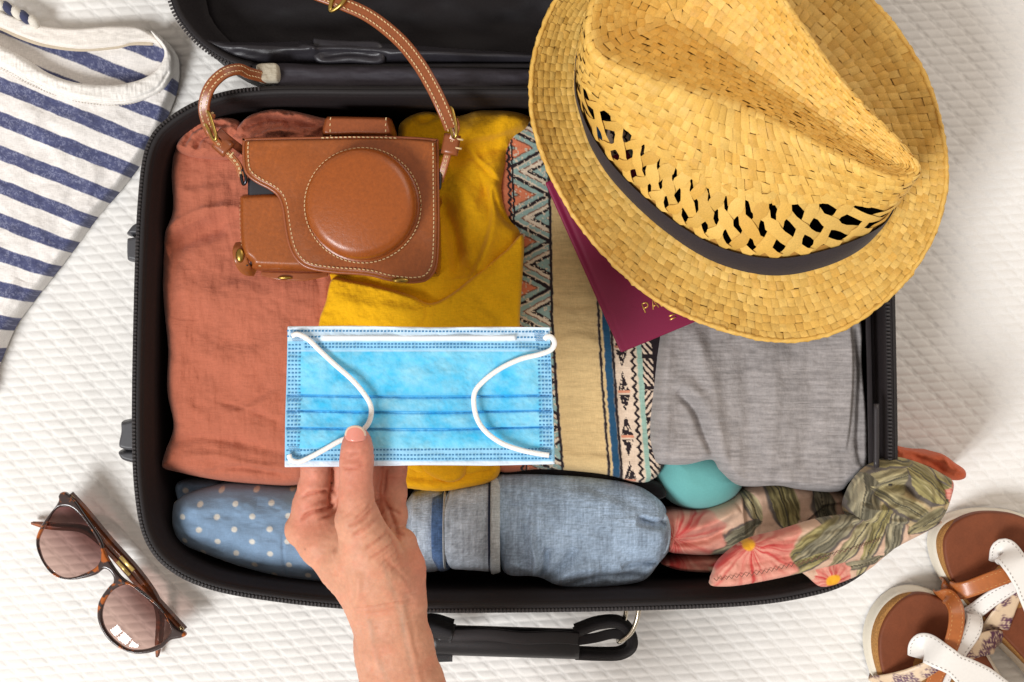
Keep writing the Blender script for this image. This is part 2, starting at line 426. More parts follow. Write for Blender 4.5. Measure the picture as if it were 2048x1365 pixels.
q = np.stack([I[:-1, :-1], I[:-1, 1:], I[1:, 1:], I[1:, :-1]], -1).reshape(-1, 4)
bed = mesh_obj("bed_cover", V, [q], M['bed'], lin(235, 233, 229))
bed["kind"] = "structure"

# ------------------------------------------------------------------ suitcase
RIMZ = 0.118
suit = thing("suitcase", "open black soft-sided suitcase packed with folded clothes, lying on the white bed cover", "suitcase")
rim_px = [(300, 292), (283, 400), (275, 600), (271, 850), (277, 990), (297, 1080), (345, 1137), (430, 1175), (560, 1198), (700, 1212), (850, 1219),
          (1200, 1216), (1480, 1206), (1620, 1186), (1700, 1157), (1755, 1105), (1783, 1020), (1788, 900), (1783, 600), (1777, 320), (1745, 225), (1660, 187),
          (1500, 183), (1100, 180), (760, 180), (540, 180), (430, 196), (345, 238)]
def shell_rows(poly_px, zrim, zfloor, wall=0.004, bulge=0.0):
    pw = P3(poly_px[:, 0], poly_px[:, 1], zrim)[:, :2]
    pw = resample(pw, n=400, closed=True)
    tg = np.roll(pw, -1, 0) - np.roll(pw, 1, 0); tg /= np.linalg.norm(tg, axis=1)[:, None]
    nr = np.stack([tg[:, 1], -tg[:, 0]], -1)
    cen = pw.mean(0)
    if (nr * (pw - cen)).sum() < 0: nr = -nr
    def row(off, z): return np.c_[pw + nr * off, np.full(len(pw), z)]
    return pw, nr, row
rp = spline(rim_px, 10)
pw, nr, row = shell_rows(rp, RIMZ, 0.006)
loft("outer_shell", [row(-0.012, 0.002), row(-0.004, 0.003), row(0.000, 0.012), row(0.001, 0.06), row(0, 0.105), row(0, 0.114)], M['shell'], lin(34, 32, 34), suit)
loft("rim_piping", [row(0, 0.1135), row(0.0012, 0.116), row(0.0008, 0.119), row(-0.0015, 0.1205), row(-0.0038, 0.1195), row(-0.0042, 0.117)], M['lining'], lin(40, 37, 38), suit)
inner = loft("inner_wall", [row(-0.0042, 0.117), row(-0.0058, 0.1155), row(-0.0062, 0.106), row(-0.0085, 0.103), row(-0.0078, 0.08), row(-0.0075, 0.03), row(-0.010, 0.012), row(-0.02, 0.008)],
             M['lining'], lin(34, 29, 30), suit)
fl = row(-0.0195, 0.0085); fc = np.vstack([fl, fl.mean(0)])
nfl = len(fl); tri = np.stack([np.arange(nfl), (np.arange(nfl) + 1) % nfl, np.full(nfl, nfl)], -1)
mesh_obj("floor_lining", fc, [tri], M['lining'], lin(28, 25, 27), suit)
# zip teeth round the rim
tp = resample(row(0.0006, 0.1207), 0.0027, closed=True)
tg = np.roll(tp, -1, 0) - np.roll(tp, 1, 0); tg /= np.linalg.norm(tg, axis=1)[:, None]
sd = np.cross(tg, [0, 0, 1.0])
# the back edge by the hinge carries no teeth
keep = ~((tp[:, 1] > P3(0, 200, RIMZ)[1]) & (tp[:, 0] > P3(520, 0, RIMZ)[0]) & (tp[:, 0] < P3(1700, 0, RIMZ)[0]))
right = tp[:, 0] > P3(1700, 0, RIMZ)[0]
tp2 = tp - np.where(right[:, None], sd * 0.004, 0)
tag(boxes("zip_teeth", tp2[keep], tg[keep], sd[keep], (0, 0, 1), 0.0015, 0.0032, 0.0016, M['zip'], lin(58, 55, 56), suit, 0.7), kind="stuff")
loft("zip_tape", [row(0.0022, 0.1165), row(0.0026, 0.1185), row(-0.0002, 0.1203)], M['shell'], lin(46, 43, 44), suit)
# plastic feet / wheel guards on the left side
for (y0, y1, xo) in ((446, 524, 257), (840, 926, 243)):
    xa = xo
    ft1 = thing_part = cloth("wheel_guard", [(xa + 2, y0 + 22), (xa + 2, y0 + 4), (xa + 10, y0), (xa + 44, y0), (xa + 44, y1 - 30), (xa, y1 - 30)] if xo < 255 else
                             [(xa, y0 + 34), (xa + 4, y0 + 30), (xa + 40, y0 + 30), (xa + 40, y1), (xa + 6, y1), (xa, y1 - 8)],
                             0.075, 0.060, 0.016, 8, M['plastic'], lin(74, 74, 78), rpx=2.0, parent=suit, z_low=0.03)
    cloth("wheel_cap", [(xa - 2, y1 - 26), (xa + 40, y1 - 26), (xa + 40, y1), (xa + 14, y1 - 2), (xa, y1 - 10)] if xo < 255 else
          [(xa, y0 + 26), (xa + 4, y0 + 12), (xa + 18, y0), (xa + 40, y0), (xa + 40, y0 + 26)],
          0.075, 0.055, 0.014, 9, M['plastic'], lin(66, 66, 70), rpx=2.0, parent=suit, z_low=0.03)
# carry handle on the front side
hy = lambda x: 1284 + 12 * math.sin((x - 700) / 470 * math.pi) * 0.0 + (x - 870) * 0.024
hp = np.array([P3(x, 1279 + (x - 870) * 0.03, 0.052) for x in np.linspace(862, 1158, 24)])
pr = circ(0.0118, 18, 0.0095); pr[:, 0] *= 1 + 0.04 * np.cos(np.linspace(0, 18, 18))
hd = sweep("handle", hp, pr, M['satin'], lin(30, 28, 30), suit)
lipn = [P3(x, 1268 + (x - 872) * 0.035 + 2 * math.sin(x / 23), 0.0618) for x in np.linspace(874, 1157, 30)]
sweep("sleeve_edge", resample(np.array(lipn), n=30), flat(0.010, 0.0022), M['satin'], lin(34, 31, 33), hd)
loop = spline([(1150, 1262, 0.056), (1195, 1246, 0.058), (1235, 1244, 0.058), (1258, 1262, 0.056), (1262, 1290, 0.052), (1240, 1306, 0.048), (1200, 1308, 0.045), (1150, 1306, 0.045)], 8, False)
lw = P3(loop[:, 0], loop[:, 1], loop[:, 2])
sweep("webbing_loop", lw, flat(0.0022, 0.011)[:, [0, 1]], M['ribbon'], lin(36, 34, 36), hd)
loop2 = spline([(1150, 1282, 0.060), (1190, 1276, 0.062), (1225, 1268, 0.063), (1250, 1272, 0.06)], 8, False)
sweep("webbing_tail", P3(loop2[:, 0], loop2[:, 1], loop2[:, 2]), flat(0.008, 0.0022), M['ribbon'], lin(40, 38, 40), hd)
loopl = spline([(905, 1262, 0.056), (860, 1250, 0.058), (820, 1262, 0.056), (812, 1285, 0.052), (850, 1300, 0.046), (905, 1300, 0.045)], 8, False)
sweep("webbing_loop", P3(loopl[:, 0], loopl[:, 1], loopl[:, 2]), flat(0.0022, 0.017), M['ribbon'], lin(36, 34, 36), hd)
ring = spline([(1240, 1283, 0.060), (1262, 1266, 0.066), (1275, 1235, 0.07), (1276, 1205, 0.07), (1262, 1190, 0.066), (1254, 1210, 0.062), (1250, 1235, 0.058), (1238, 1275, 0.05)], 8, True)
sweep("ring", P3(ring[:, 0], ring[:, 1], ring[:, 2]), circ(0.0019, 10), M['steel'], lin(190, 182, 165), hd, closed=True)
# inner right-hand edging, inner zip
for (x, w, m_, c_) in ((1738, 0.006, M['satin'], lin(46, 42, 44)),):
    pth = np.array([P3(x + 8 * math.sin((y - 600) / 380 * 1.2), y, 0.108) for y in np.linspace(590, 1000, 40)])
    sweep("edging", pth, flat(w, 0.006), m_, c_, suit)
sweep("zip_pull", np.array([P3(1753, y, 0.124) for y in np.linspace(808, 935, 12)]), flat(0.0042, 0.0028), M['satin'], lin(52, 48, 50), suit)

# lid, folded back beyond the hinge
lid_px = [(540, 140), (500, 136), (455, 122), (405, 90), (368, 50), (347, 12), (337, -40), (328, -180), (328, -500), (380, -640), (500, -680), (1000, -690), (1560, -680), (1690, -640), (1740, -500),
          (1745, -200), (1735, -40), (1715, 30), (1680, 90), (1620, 125), (1540, 138), (1000, 138)]
lp = spline(lid_px, 10)
LZ = 0.104
_, _, lrow = shell_rows(lp, LZ, 0.03)
lid = loft("lid", [lrow(-0.01, 0.004), lrow(0.000, 0.012), lrow(0.001, 0.06), lrow(0, 0.098), lrow(0.0012, 0.101), lrow(0.0006, 0.1045), lrow(-0.003, 0.105), lrow(-0.0045, 0.102),
                   lrow(-0.006, 0.098), lrow(-0.010, 0.09), lrow(-0.011, 0.06), lrow(-0.02, 0.052)], M['lining'], lin(36, 33, 35), suit)
fl = lrow(-0.0150, 0.0522)[::5]
cloth("lid_lining", np.stack([fl[:, 0] / mpp(0.0522) + 1024, 682.5 - fl[:, 1] / mpp(0.0522)], -1), 0.0522, 0.0535, 0.003, 20, M['lining'], lin(28, 25, 28),
      [('r', [(450, 40), (700, 20), (1000, 40)], 30, 0.003), ('r', [(500, -20), (800, -40), (1050, 0)], 14, -0.002)], [(0.004, 120, 50, 77)], rpx=8, parent=lid, sharp=True)
tp = resample(lrow(0.0015, 0.1045), 0.0027, closed=True)
tg = np.roll(tp, -1, 0) - np.roll(tp, 1, 0); tg /= np.linalg.norm(tg, axis=1)[:, None]; sd = np.cross(tg, [0, 0, 1.0])
keep = (tp[:, 1] < 0.42) & ((tp[:, 0] < P3(520, 0, LZ)[0]) | (tp[:, 0] > P3(1560, 0, LZ)[0]))
tag(boxes("zip_teeth", tp[keep], tg[keep], sd[keep], (0, 0, 1), 0.0015, 0.0034, 0.0017, M['zip'], lin(60, 57, 59), lid, 0.7), kind="stuff")
wr = [('r', [(470, 98), (640, 104), (900, 118), (1100, 124)], 8, 0.004), ('r', [(640, 112), (700, 112), (780, 120)], 5, -0.004), ('r', [(600, 92), (630, 100), (632, 118)], 5, 0.003)]
cloth("lining_fold", [(372, 52), (390, 62), (430, 80), (520, 84), (640, 80), (800, 88), (1000, 102), (1200, 108), (1600, 110), (1640, 128), (1300, 132), (1000, 130), (700, 128), (560, 130), (480, 122), (420, 98), (385, 72)],
      0.105, 0.092, 0.013, 22, M['satin'], lin(44, 42, 47), wr, [(0.0035, 120, 16, 4)], rpx=3, parent=lid, z_low=0.07)
cloth("lining_flap", [(625, 78), (640, 76), (700, 80), (760, 84), (765, 124), (700, 124), (632, 122)], 0.107, 0.1035, 0.0024, 12, M['satin'], lin(44, 42, 47),
      [('r', [(640, 112), (700, 106), (760, 112)], 6, -0.0025), ('r', [(640, 90), (700, 96), (760, 100)], 8, 0.001)], [(0.0008, 50, 14, 9)], rpx=2.5, parent=lid, z_low=0.095)
cloth("hinge_strip", [(545, 124), (640, 126), (800, 128), (1000, 132), (1300, 134), (1600, 132), (1610, 188), (1300, 190), (1000, 188), (800, 186), (600, 186), (548, 184)],
      0.115, 0.103, 0.010, 20, M['lining'], lin(50, 46, 52), [('r', [(560, 152), (700, 156), (900, 154), (1200, 160)], 10, -0.002)], [(0.002, 60, 14, 21)], rpx=3, parent=suit, z_low=0.08)
cloth("zip_end_tab", [(511, 128), (530, 124), (553, 127), (555, 158), (540, 162), (514, 160), (511, 145)], 0.123, 0.117, 0.0045, 6, M['linen'], lin(172, 164, 146), noise=[(0.0015, 12, 12, 3)], rpx=1.5, parent=suit, z_low=0.108)

# ------------------------------------------------------------------ clothes in the suitcase
def tint(c, amt, sx, sy, seed):
    c = np.asarray(c)
    return lambda X, Y, d: c[None] * (1 + amt * fbm(X / sx, Y / sy, seed, 3))[:, None]

# rust linen garment
rust = thing("folded_rust_garment", "rust brown crinkled linen garment folded into a long bundle under the camera case", "clothing")
RU = lin(181, 105, 81)
cloth("main_fold", [(350, 290), (372, 268), (440, 262), (560, 262), (660, 270), (700, 400), (690, 620), (660, 820), (640, 940), (600, 972), (520, 972), (430, 962), (360, 948), (324, 935), (330, 900), (346, 850), (334, 780), (336, 700), (328, 620),
                    (325, 545), (330, 470), (345, 420), (342, 350)],
      0.085, 0.055, 0.035, 34, M['linen'], tint(RU, 0.06, 40, 40, 2),
      [('r', [(330, 485), (380, 455), (440, 430), (500, 420)], 13, 0.006), ('r', [(345, 505), (400, 478), (470, 460)], 20, -0.005), ('r', [(330, 560), (420, 600), (520, 590), (640, 560)], 40, 0.004),
       ('r', [(340, 890), (400, 872), (480, 880), (600, 905)], 10, -0.0032), ('r', [(345, 915), (430, 905), (520, 925), (640, 935)], 8, 0.0022), ('r', [(440, 800), (500, 815), (570, 840)], 6, -0.0014),
       ('r', [(352, 305), (430, 318), (500, 322)], 5, -0.0025), ('s', [(332, 480), (380, 446), (430, 428), (490, 424)], 7, -0.005, 45), ('r', [(470, 830), (540, 800), (600, 760)], 9, 0.002), ('r', [(400, 700), (470, 720), (540, 700), (600, 660)], 26, 0.0035), ('r', [(420, 940), (500, 930), (600, 950)], 6, -0.002), ('r', [(360, 380), (400, 390), (470, 380)], 10, 0.0018), ('r', [(420, 330), (430, 420), (428, 470)], 9, 0.0012), ('r', [(380, 640), (370, 740), (376, 840)], 30, 0.003)],
      [(0.0026, 60, 46, 5), (0.0007, 14, 60, 6), (0.0005, 22, 18, 31), (0.00022, 4.5, 26, 32), (0.00022, 26, 4.5, 33)], rpx=2.0, parent=rust, z_low=0.02)
cloth("rolled_collar", [(352, 295), (368, 268), (392, 248), (430, 236), (470, 238), (490, 260), (492, 290), (470, 318), (420, 320), (372, 312)], 0.10, 0.085, 0.013, 16, M['linen'], tint(RU * 0.98, 0.06, 30, 30, 3),
      [('r', [(372, 296), (388, 266), (430, 250), (465, 256)], 5, -0.005), ('r', [(392, 300), (410, 276), (440, 268)], 5, -0.004), ('r', [(440, 296), (452, 276), (446, 256)], 5, 0.004)], [(0.0030, 20, 20, 8), (0.001, 8, 8, 88)], rpx=2, parent=rust, z_low=0.05)
cloth("gathered_sleeve", [(462, 278), (480, 248), (505, 228), (545, 218), (590, 222), (640, 234), (680, 244), (690, 290), (640, 300), (560, 296), (490, 300)], 0.10, 0.083, 0.018, 18, M['linen'], tint(RU * 0.97, 0.06, 30, 30, 4),
      [('r', [(490, 262), (530, 244), (580, 246), (640, 262)], 6, -0.006), ('r', [(500, 284), (560, 268), (610, 272)], 6, 0.005), ('r', [(560, 290), (580, 268), (570, 240)], 5, -0.004), ('r', [(610, 288), (640, 262), (670, 256)], 6, 0.004)],
      [(0.0040, 24, 16, 9), (0.001, 8, 8, 89)], rpx=2, parent=rust, z_low=0.05)

# mustard garment
mus = thing("folded_mustard_garment", "mustard yellow woven garment folded with a wrapped V-shaped front beside the rust bundle", "clothing")
MU = lin(222, 164, 8)
cloth("back_layer", [(800, 245), (850, 222), (910, 232), (960, 220), (1030, 224), (1062, 235), (1062, 262), (1030, 290), (1018, 330), (1008, 380), (1020, 430), (1046, 465), (1044, 520), (1040, 640), (1042, 720), (1030, 860), (1000, 940),
                     (920, 960), (760, 940), (650, 900), (632, 800), (640, 640), (655, 600), (640, 520), (660, 400), (780, 300)],
      0.095, 0.062, 0.028, 26, M['mustard'], tint(MU, 0.05, 50, 50, 12),
      [('s', [(1050, 262), (990, 282), (930, 296), (880, 330)], 6, 0.006, 40), ('s', [(1004, 372), (960, 330), (930, 300)], 5, 0.005, 40), ('s', [(930, 580), (970, 500), (985, 420), (960, 340)], 8, 0.007, 45), ('r', [(880, 300), (930, 280), (1000, 250), (1050, 240)], 22, 0.007), ('r', [(900, 330), (960, 310), (1015, 300)], 16, -0.005), ('r', [(905, 360), (950, 420), (980, 480), (940, 540)], 24, 0.006),
       ('r', [(880, 400), (910, 480), (920, 560)], 16, -0.009), ('r', [(985, 380), (1000, 430), (1030, 462)], 6, -0.004), ('r', [(830, 240), (850, 250), (880, 240)], 7, -0.003), ('r', [(960, 300), (975, 370), (960, 430)], 10, -0.003)],
      [(0.0032, 60, 60, 15), (0.0006, 14, 14, 16), (0.0002, 5, 5, 17)], rpx=2.2, parent=mus, z_low=0.02)
cloth("wrap_panel", [(1046, 468), (1046, 540), (1040, 640), (1042, 760), (980, 860), (760, 900), (640, 860), (630, 760), (634, 650), (648, 604), (662, 556), (700, 560), (760, 572), (820, 590), (858, 606), (900, 588), (960, 540), (1010, 500)],
      0.10, 0.089, 0.011, 9, M['mustard'], tint(lin(228, 172, 14), 0.04, 50, 50, 13),
      [('r', [(858, 612), (852, 650), (845, 700)], 12, -0.0018), ('r', [(660, 590), (720, 610), (790, 620), (850, 630)], 14, 0.003), ('r', [(900, 600), (960, 570), (1020, 530)], 16, 0.003), ('r', [(640, 640), (700, 650), (800, 655)], 10, -0.0016),
       ('r', [(960, 600), (1000, 640), (1010, 700)], 14, 0.002)],
      [(0.0022, 50, 36, 18), (0.0007, 16, 12, 19), (0.0003, 5, 5, 20)], rpx=2.0, parent=mus, z_low=0.06)
for (pts, dz, sd_) in (([(588, 938), (592, 920), (620, 900), (680, 900), (690, 960), (640, 975), (600, 960)], 0.0, 1), ([(780, 930), (830, 905), (960, 905), (1000, 925), (998, 950), (980, 966), (930, 978), (880, 984), (830, 980), (790, 970)], 0.004, 2),
                 ([(840, 920), (880, 905), (930, 920), (932, 950), (905, 966), (870, 958), (845, 940)], 0.012, 3)):
    cloth("gathered_hem", pts, 0.09, 0.07 + dz, 0.014, 16, M['mustard'], tint(lin(216, 156, 8), 0.05, 40, 40, 14 + sd_), [('r', [(800, 945), (860, 955), (930, 945)], 8, -0.002)], [(0.002, 30, 26, 40 + sd_)], rpx=2.2, parent=mus, z_low=0.03)
# seam stitching on the wrap edge
sm = spline([(668, 566), (720, 574), (790, 590), (858, 614), (905, 596), (965, 548), (1012, 508), (1042, 478)], 8, False)
stitches("seam", P3(sm[:, 0], sm[:, 1], 0.0985), M['thread'], lin(190, 134, 6), mus, 0.0028, 0.0014, 0.0004, 0.0011)

# printed textile
def print_col(X, Y, d):
    n1 = fbm(X / 9, Y / 9, 51, 2) * 3.0
    sh = np.interp(Y, [230, 420, 640, 800, 960], [-8, 0, 4, 14, 27])
    x = X - sh + 1.6 * fbm(X / 7, Y / 7, 50, 2)
    y = Y
    cream = lin(214, 198, 176); blk = lin(38, 30, 34); coral = lin(208, 122, 88); mint = lin(140, 166, 160); brown = lin(120, 66, 44)
    beige = lin(206, 178, 128); blue = lin(34, 74, 104); pale = lin(222, 200, 178); mint2 = lin(150, 182, 168)
    c = np.tile(cream, (len(X), 1))
    # chevron field (x < 1096)
    per = 92.0
    tri = np.abs(((y + 20) / per) % 1.0 - 0.5) * 2          # 0..1
    v = (((x - 1000) + 85 * tri + n1) / 1.36) % 104.0                  # chevron bands
    f = x < 1098
    def band(a, b_, colr, cond=True):
        nonlocal c
        k = sstep(a - 1.5, a + 1.0, v) * (1 - sstep(b_ - 1.0, b_ + 1.5, v)) * (f & cond)
        c = mix(c, colr, k)
    rough = fbm(X / 4, Y / 4, 52, 2)
    band(0, 9, blk); band(9, 26, mint); band(26, 30, brown); band(30, 50, coral); band(50, 54, brown); band(54, 66, mint); band(66, 76, blk); band(80, 92, mint); band(92, 95, brown)
    c = np.where((f & (rough > 0.42))[:, None], cream[None] * 0.92, c)
    zz = np.abs((x - 1018) - 5 * np.abs(((y / 16.0) % 1) - 0.5) * 2)
    c = mix(c, coral * 0.8, (x < 1024) * 1.0); c = mix(c, blk, ((zz < 2.6) & (x < 1030)) * 1.0)
    c = mix(c, blk, ((np.abs(x - 1028) < 2.0)) * 1.0)
    # stripes
    def st(a, b_, colr): 
        nonlocal c
        c = mix(c, colr, sstep(a - 1.2, a + 1.2, x) * (1 - sstep(b_ - 1.2, b_ + 1.2, x)))
    st(1096, 1102, blk); st(1102, 1188, beige * (1 + 0.0)); 
    slub = fbm(X / 60, Y / 4, 54, 2)
    c = np.where(((x > 1102) & (x < 1188))[:, None], c * (1 + 0.10 * slub)[:, None], c)
    st(1188, 1193.5, blk); st(1193.5, 1198, beige); st(1198, 1212, blue); st(1212, 1218, blk); st(1218, 1248, pale)
    # triangles in the pale strip
    p2 = 88.0; yy = ((y - 742) / p2) % 1.0 * p2; cx = 1232
    tri1 = np.abs(x - cx) < (0.30 * (44 - np.abs(yy - 0)) if False else np.clip(np.where(yy < 38, yy * 0.30, 0), 0, 12))
    tri2 = np.abs(x - cx) < np.clip(np.where((yy > 46) & (yy < 80), (80 - yy) * 0.34, 0), 0, 12)
    c = mix(c, blk, ((tri1 | tri2) & (rough < 0.32)) * 1.0)
    c = mix(c, coral, ((yy > 38) & (yy < 43) & (np.abs(x - cx) < 12)) * 0.8)
    st(1248, 1258, pale)
    zz = np.abs((x - 1254) - 7 * (np.abs(((y / 17.0) % 1) - 0.5) * 2 - 0.5))
    c = mix(c, blk, ((zz < 3.0)) * 1.0)
    st(1262, 1272, mint2)
    x3 = x
    hat = np.sin((x + 0.8 * y * np.sign(np.sin(y / 31))) / 1.9) > 0.1
    k = (x3 > 1272) & (x3 < 1292)
    c = np.where(k[:, None], np.where((hat | (np.abs(((y / 62) % 1) - 0.5) < 0.06))[:, None], blk, pale), c)
    k = (x3 >= 1292)
    swirl = np.abs((x - 1312) - 8 * np.sin(y / 20)) < 2.2
    c = np.where(k[:, None], np.where(swirl[:, None], mint2, blk), c)
    return c
prn = cloth("printed_textile", [(1010, 250), (1100, 240), (1250, 250), (1340, 400), (1345, 700), (1340, 880), (1325, 940), (1300, 964), (1268, 966), (1215, 952), (1160, 945), (1080, 940), (1000, 945), (985, 900), (985, 600), (990, 400)],
            0.084, 0.062, 0.022, 22, M['print'], print_col,
            [('r', [(1090, 600), (1140, 612), (1200, 606)], 9, -0.0018), ('r', [(1100, 690), (1150, 676), (1200, 684)], 10, 0.0015), ('r', [(1095, 520), (1140, 500), (1190, 508)], 14, 0.002), ('r', [(1210, 300), (1216, 600), (1236, 930)], 10, 0.0016),
             ('r', [(1100, 905), (1180, 915), (1280, 930)], 12, 0.002)],
            [(0.0012, 50, 50, 25), (0.0004, 30, 8, 26)], rpx=1.7, z_low=0.02)
tag(prn, "cotton textile printed with coral chevrons, a plain beige stripe and black zigzag bands", "textile")
blk = cloth("black_garment", [(985, 945), (1040, 932), (1120, 930), (1200, 946), (1300, 960), (1330, 975), (1320, 1000), (1200, 1000), (1000, 990)], 0.07, 0.056, 0.014, 12, M['knit'], lin(28, 25, 28), noise=[(0.003, 40, 16, 3)], rpx=2.5, z_low=0.02)
tag(blk, "black fuzzy garment edge showing between the printed textile and the rolled jeans", "clothing")

# passport
pp = [(1090, 365), (1255, 300), (1425, 630), (1242, 706)]
pas = thing("passport", "burgundy passport booklet tucked under the straw hat brim, lettering in gold", "passport")
def rounded(poly, r, k=5):
    out = []; n = len(poly); poly = [np.array(p, float) for p in poly]
    for i in range(n):
        a, b_, c_ = poly[i - 1], poly[i], poly[(i + 1) % n]
        u = (a - b_) / np.linalg.norm(a - b_); w = (c_ - b_) / np.linalg.norm(c_ - b_)
        for t_ in np.linspace(0, 1, k):
            out.append(tuple(b_ + u * r * (1 - t_) ** 2 + w * r * t_ ** 2))
    return out
cloth("pages", rounded([(1096, 372), (1254, 308), (1418, 628), (1240, 698)], 3), 0.104, 0.1035, 0.0012, 4, M['nonwoven'], lin(225, 215, 200), rpx=3, parent=pas, z_low=0.100, sharp=True)
cloth("cover", rounded(pp, 4), 0.107, 0.1055, 0.0012, 3, M['passport'], lin(136, 28, 70), folds=[('r', [(1102, 362), (1252, 702)], 4, -0.0005)], rpx=2.2, parent=pas, z_low=0.1043, sharp=True)
# gold lettering PASAPORTE on the cover (stroke letters)
GLY = {'P': [[(0, 0), (0, 1)], [(0, 1), (.45, 1), (.6, .87), (.6, .65), (.45, .5), (0, .5)]],
       'A': [[(0, 0), (.35, 1), (.7, 0)], [(.13, .35), (.57, .35)]],
       'S': [[(.6, .85), (.45, 1), (.15, 1), (0, .85), (0, .65), (.15, .52), (.45, .48), (.6, .35), (.6, .15), (.45, 0), (.15, 0), (0, .15)]],
       'O': [[(.15, 0), (0, .2), (0, .8), (.15, 1), (.5, 1), (.65, .8), (.65, .2), (.5, 0), (.15, 0)]],
       'R': [[(0, 0), (0, 1)], [(0, 1), (.45, 1), (.6, .87), (.6, .65), (.45, .5), (0, .5)], [(.3, .5), (.62, 0)]],
       'T': [[(.3, 0), (.3, 1)], [(0, 1), (.6, 1)]], 'E': [[(.55, 0), (0, 0), (0, 1), (.55, 1)], [(0, .52), (.45, .52)]]}
def letters(text, origin, ang, size, z, mat, col, parent, stroke):
    ca, sa = math.cos(ang), math.sin(ang); x = 0
    for ch in text:
        Vs, Qs, Ts, off = [], [], [], 0
        for stt in GLY[ch]:
            pts = np.array([(origin[0] + (x + px_ * 0.92) * size * ca + py_ * size * sa, origin[1] + (x + px_ * 0.92) * size * sa - py_ * size * ca) for px_, py_ in stt])
            w3 = P3(pts[:, 0], pts[:, 1], z)
            v_, q_, t_ = sweep_geo(w3, flat(stroke, 0.0003))
            Vs.append(v_); Qs.append(q_ + off); Ts.append(t_ + off); off += len(v_)
        mesh_obj("letter", np.vstack(Vs), [np.vstack(Qs), np.vstack(Ts)], mat, col, parent)
        x += 0.88
letters("PASAPORTE", (1291, 626), math.radians(-22), 19, 0.1069, M['gold'], lin(226, 178, 92), pas, 0.0010)
# biometric emblem
for (a_, b_) in (((1340, 640), (1352, 634)), ((1338, 633), (1350, 628))):
    sweep("emblem_bar", P3(np.array([a_[0], b_[0]]), np.array([a_[1], b_[1]]), 0.1069), flat(0.0011, 0.0003), M['gold'], lin(226, 178, 92), pas)

# grey knit
GR = lin(150, 145, 144)
def knit_col(X, Y, d):
    n_ = fbm(X / 34, Y / 2.6, 61, 2); n2_ = fbm(X / 9, Y / 9, 62, 2)
    return GR[None] * (1 + 0.30 * n_ + 0.10 * n2_)[:, None]
gk = cloth("folded_grey_knit", [(1335, 625), (1322, 660), (1315, 700), (1308, 758), (1300, 835), (1300, 881), (1307, 915), (1318, 929), (1372, 931), (1424, 921), (1440, 942), (1471, 969), (1501, 975), (1557, 973), (1603, 981), (1674, 985),
                               (1700, 962), (1722, 942), (1734, 928), (1732, 835), (1724, 728), (1722, 645), (1700, 560), (1500, 540), (1380, 570)],
           0.10, 0.075, 0.025, 20, M['knit'], knit_col,
           [('s', [(1690, 640), (1694, 740), (1690, 830), (1682, 900)], 4, 0.0045, 30), ('r', [(1704, 650), (1712, 760), (1708, 880), (1712, 930)], 7, -0.006), ('r', [(1378, 650), (1395, 700), (1420, 780), (1432, 840)], 16, 0.004),
            ('r', [(1350, 780), (1385, 820), (1405, 870), (1425, 915)], 9, -0.006), ('r', [(1345, 760), (1390, 790), (1430, 860), (1440, 930)], 16, 0.005), ('r', [(1480, 680), (1486, 800), (1490, 940)], 16, -0.0022),
            ('r', [(1540, 690), (1540, 800), (1535, 950)], 18, 0.0022), ('r', [(1605, 680), (1612, 800), (1604, 960)], 18, -0.002), ('r', [(1330, 690), (1326, 790), (1330, 900)], 14, 0.003)],
           [(0.0016, 34, 120, 35), (0.0006, 20, 20, 36)], rpx=1.9, z_low=0.02)
tag(gk, "folded grey melange knit top with soft vertical folds, under the straw hat brim", "clothing")
tq = cloth("turquoise_cup", [(1312, 945), (1325, 900), (1380, 880), (1450, 900), (1490, 950), (1482, 985), (1450, 1012), (1400, 1024), (1352, 1012), (1324, 985)], 0.09, 0.045, 0.038, 62, M['smooth'], tint(lin(104, 170, 168), 0.03, 30, 30, 4), rpx=2.2, z_low=0.02)
tag(tq, "smooth turquoise moulded bra cup peeking out below the grey knit", "underwear")

# dotted blue cloth roll
def dot_col(X, Y, d):
    c = lin(124, 150, 178)[None] * (1 + 0.10 * fbm(X / 26, Y / 26, 71, 3))[:, None]
    px_, py_ = 69.5, 49.0
    u = (X - 375.7) / px_; v = (Y - 1028.6 + 0.012 * (X - 376)) / py_
    best = np.full(len(X), 1e9)
    for ou, ov in ((0, 0), (0.5, 0.5)):
        du = (u - ou - np.round(u - ou)) * px_; dv = (v - ov - np.round(v - ov)) * py_
        best = np.minimum(best, np.hypot(du, dv * 1.08))
    return mix(c, lin(206, 204, 196), 1 - sstep(4.8, 7.0, best))
dot = thing("polka_dot_roll", "rolled light blue garment with white polka dots, tucked in the suitcase corner", "clothing")
cloth("roll", [(338, 1040), (345, 1005), (400, 980), (480, 968), (580, 976), (680, 985), (760, 1000), (800, 1080), (780, 1165), (700, 1172), (640, 1168), (560, 1158), (480, 1138), (410, 1112), (352, 1086)], 0.094, 0.062, 0.036, 40, M['chambray'], dot_col,
      [('r', [(575, 1060), (575, 1110), (572, 1160)], 3, -0.001), ('r', [(352, 1020), (420, 1000), (520, 1000)], 16, 0.002), ('r', [(350, 1085), (430, 1075), (520, 1100)], 20, -0.002)], [(0.0025, 50, 26, 75)], rpx=1.8, parent=dot, z_low=0.015, cyl=(70, 30))
cloth("loose_end", [(352, 968), (380, 962), (440, 965), (430, 1000), (380, 1010), (356, 1000)], 0.06, 0.045, 0.012, 10, M['chambray'], dot_col, noise=[(0.002, 20, 20, 5)], rpx=2, parent=dot, z_low=0.02)

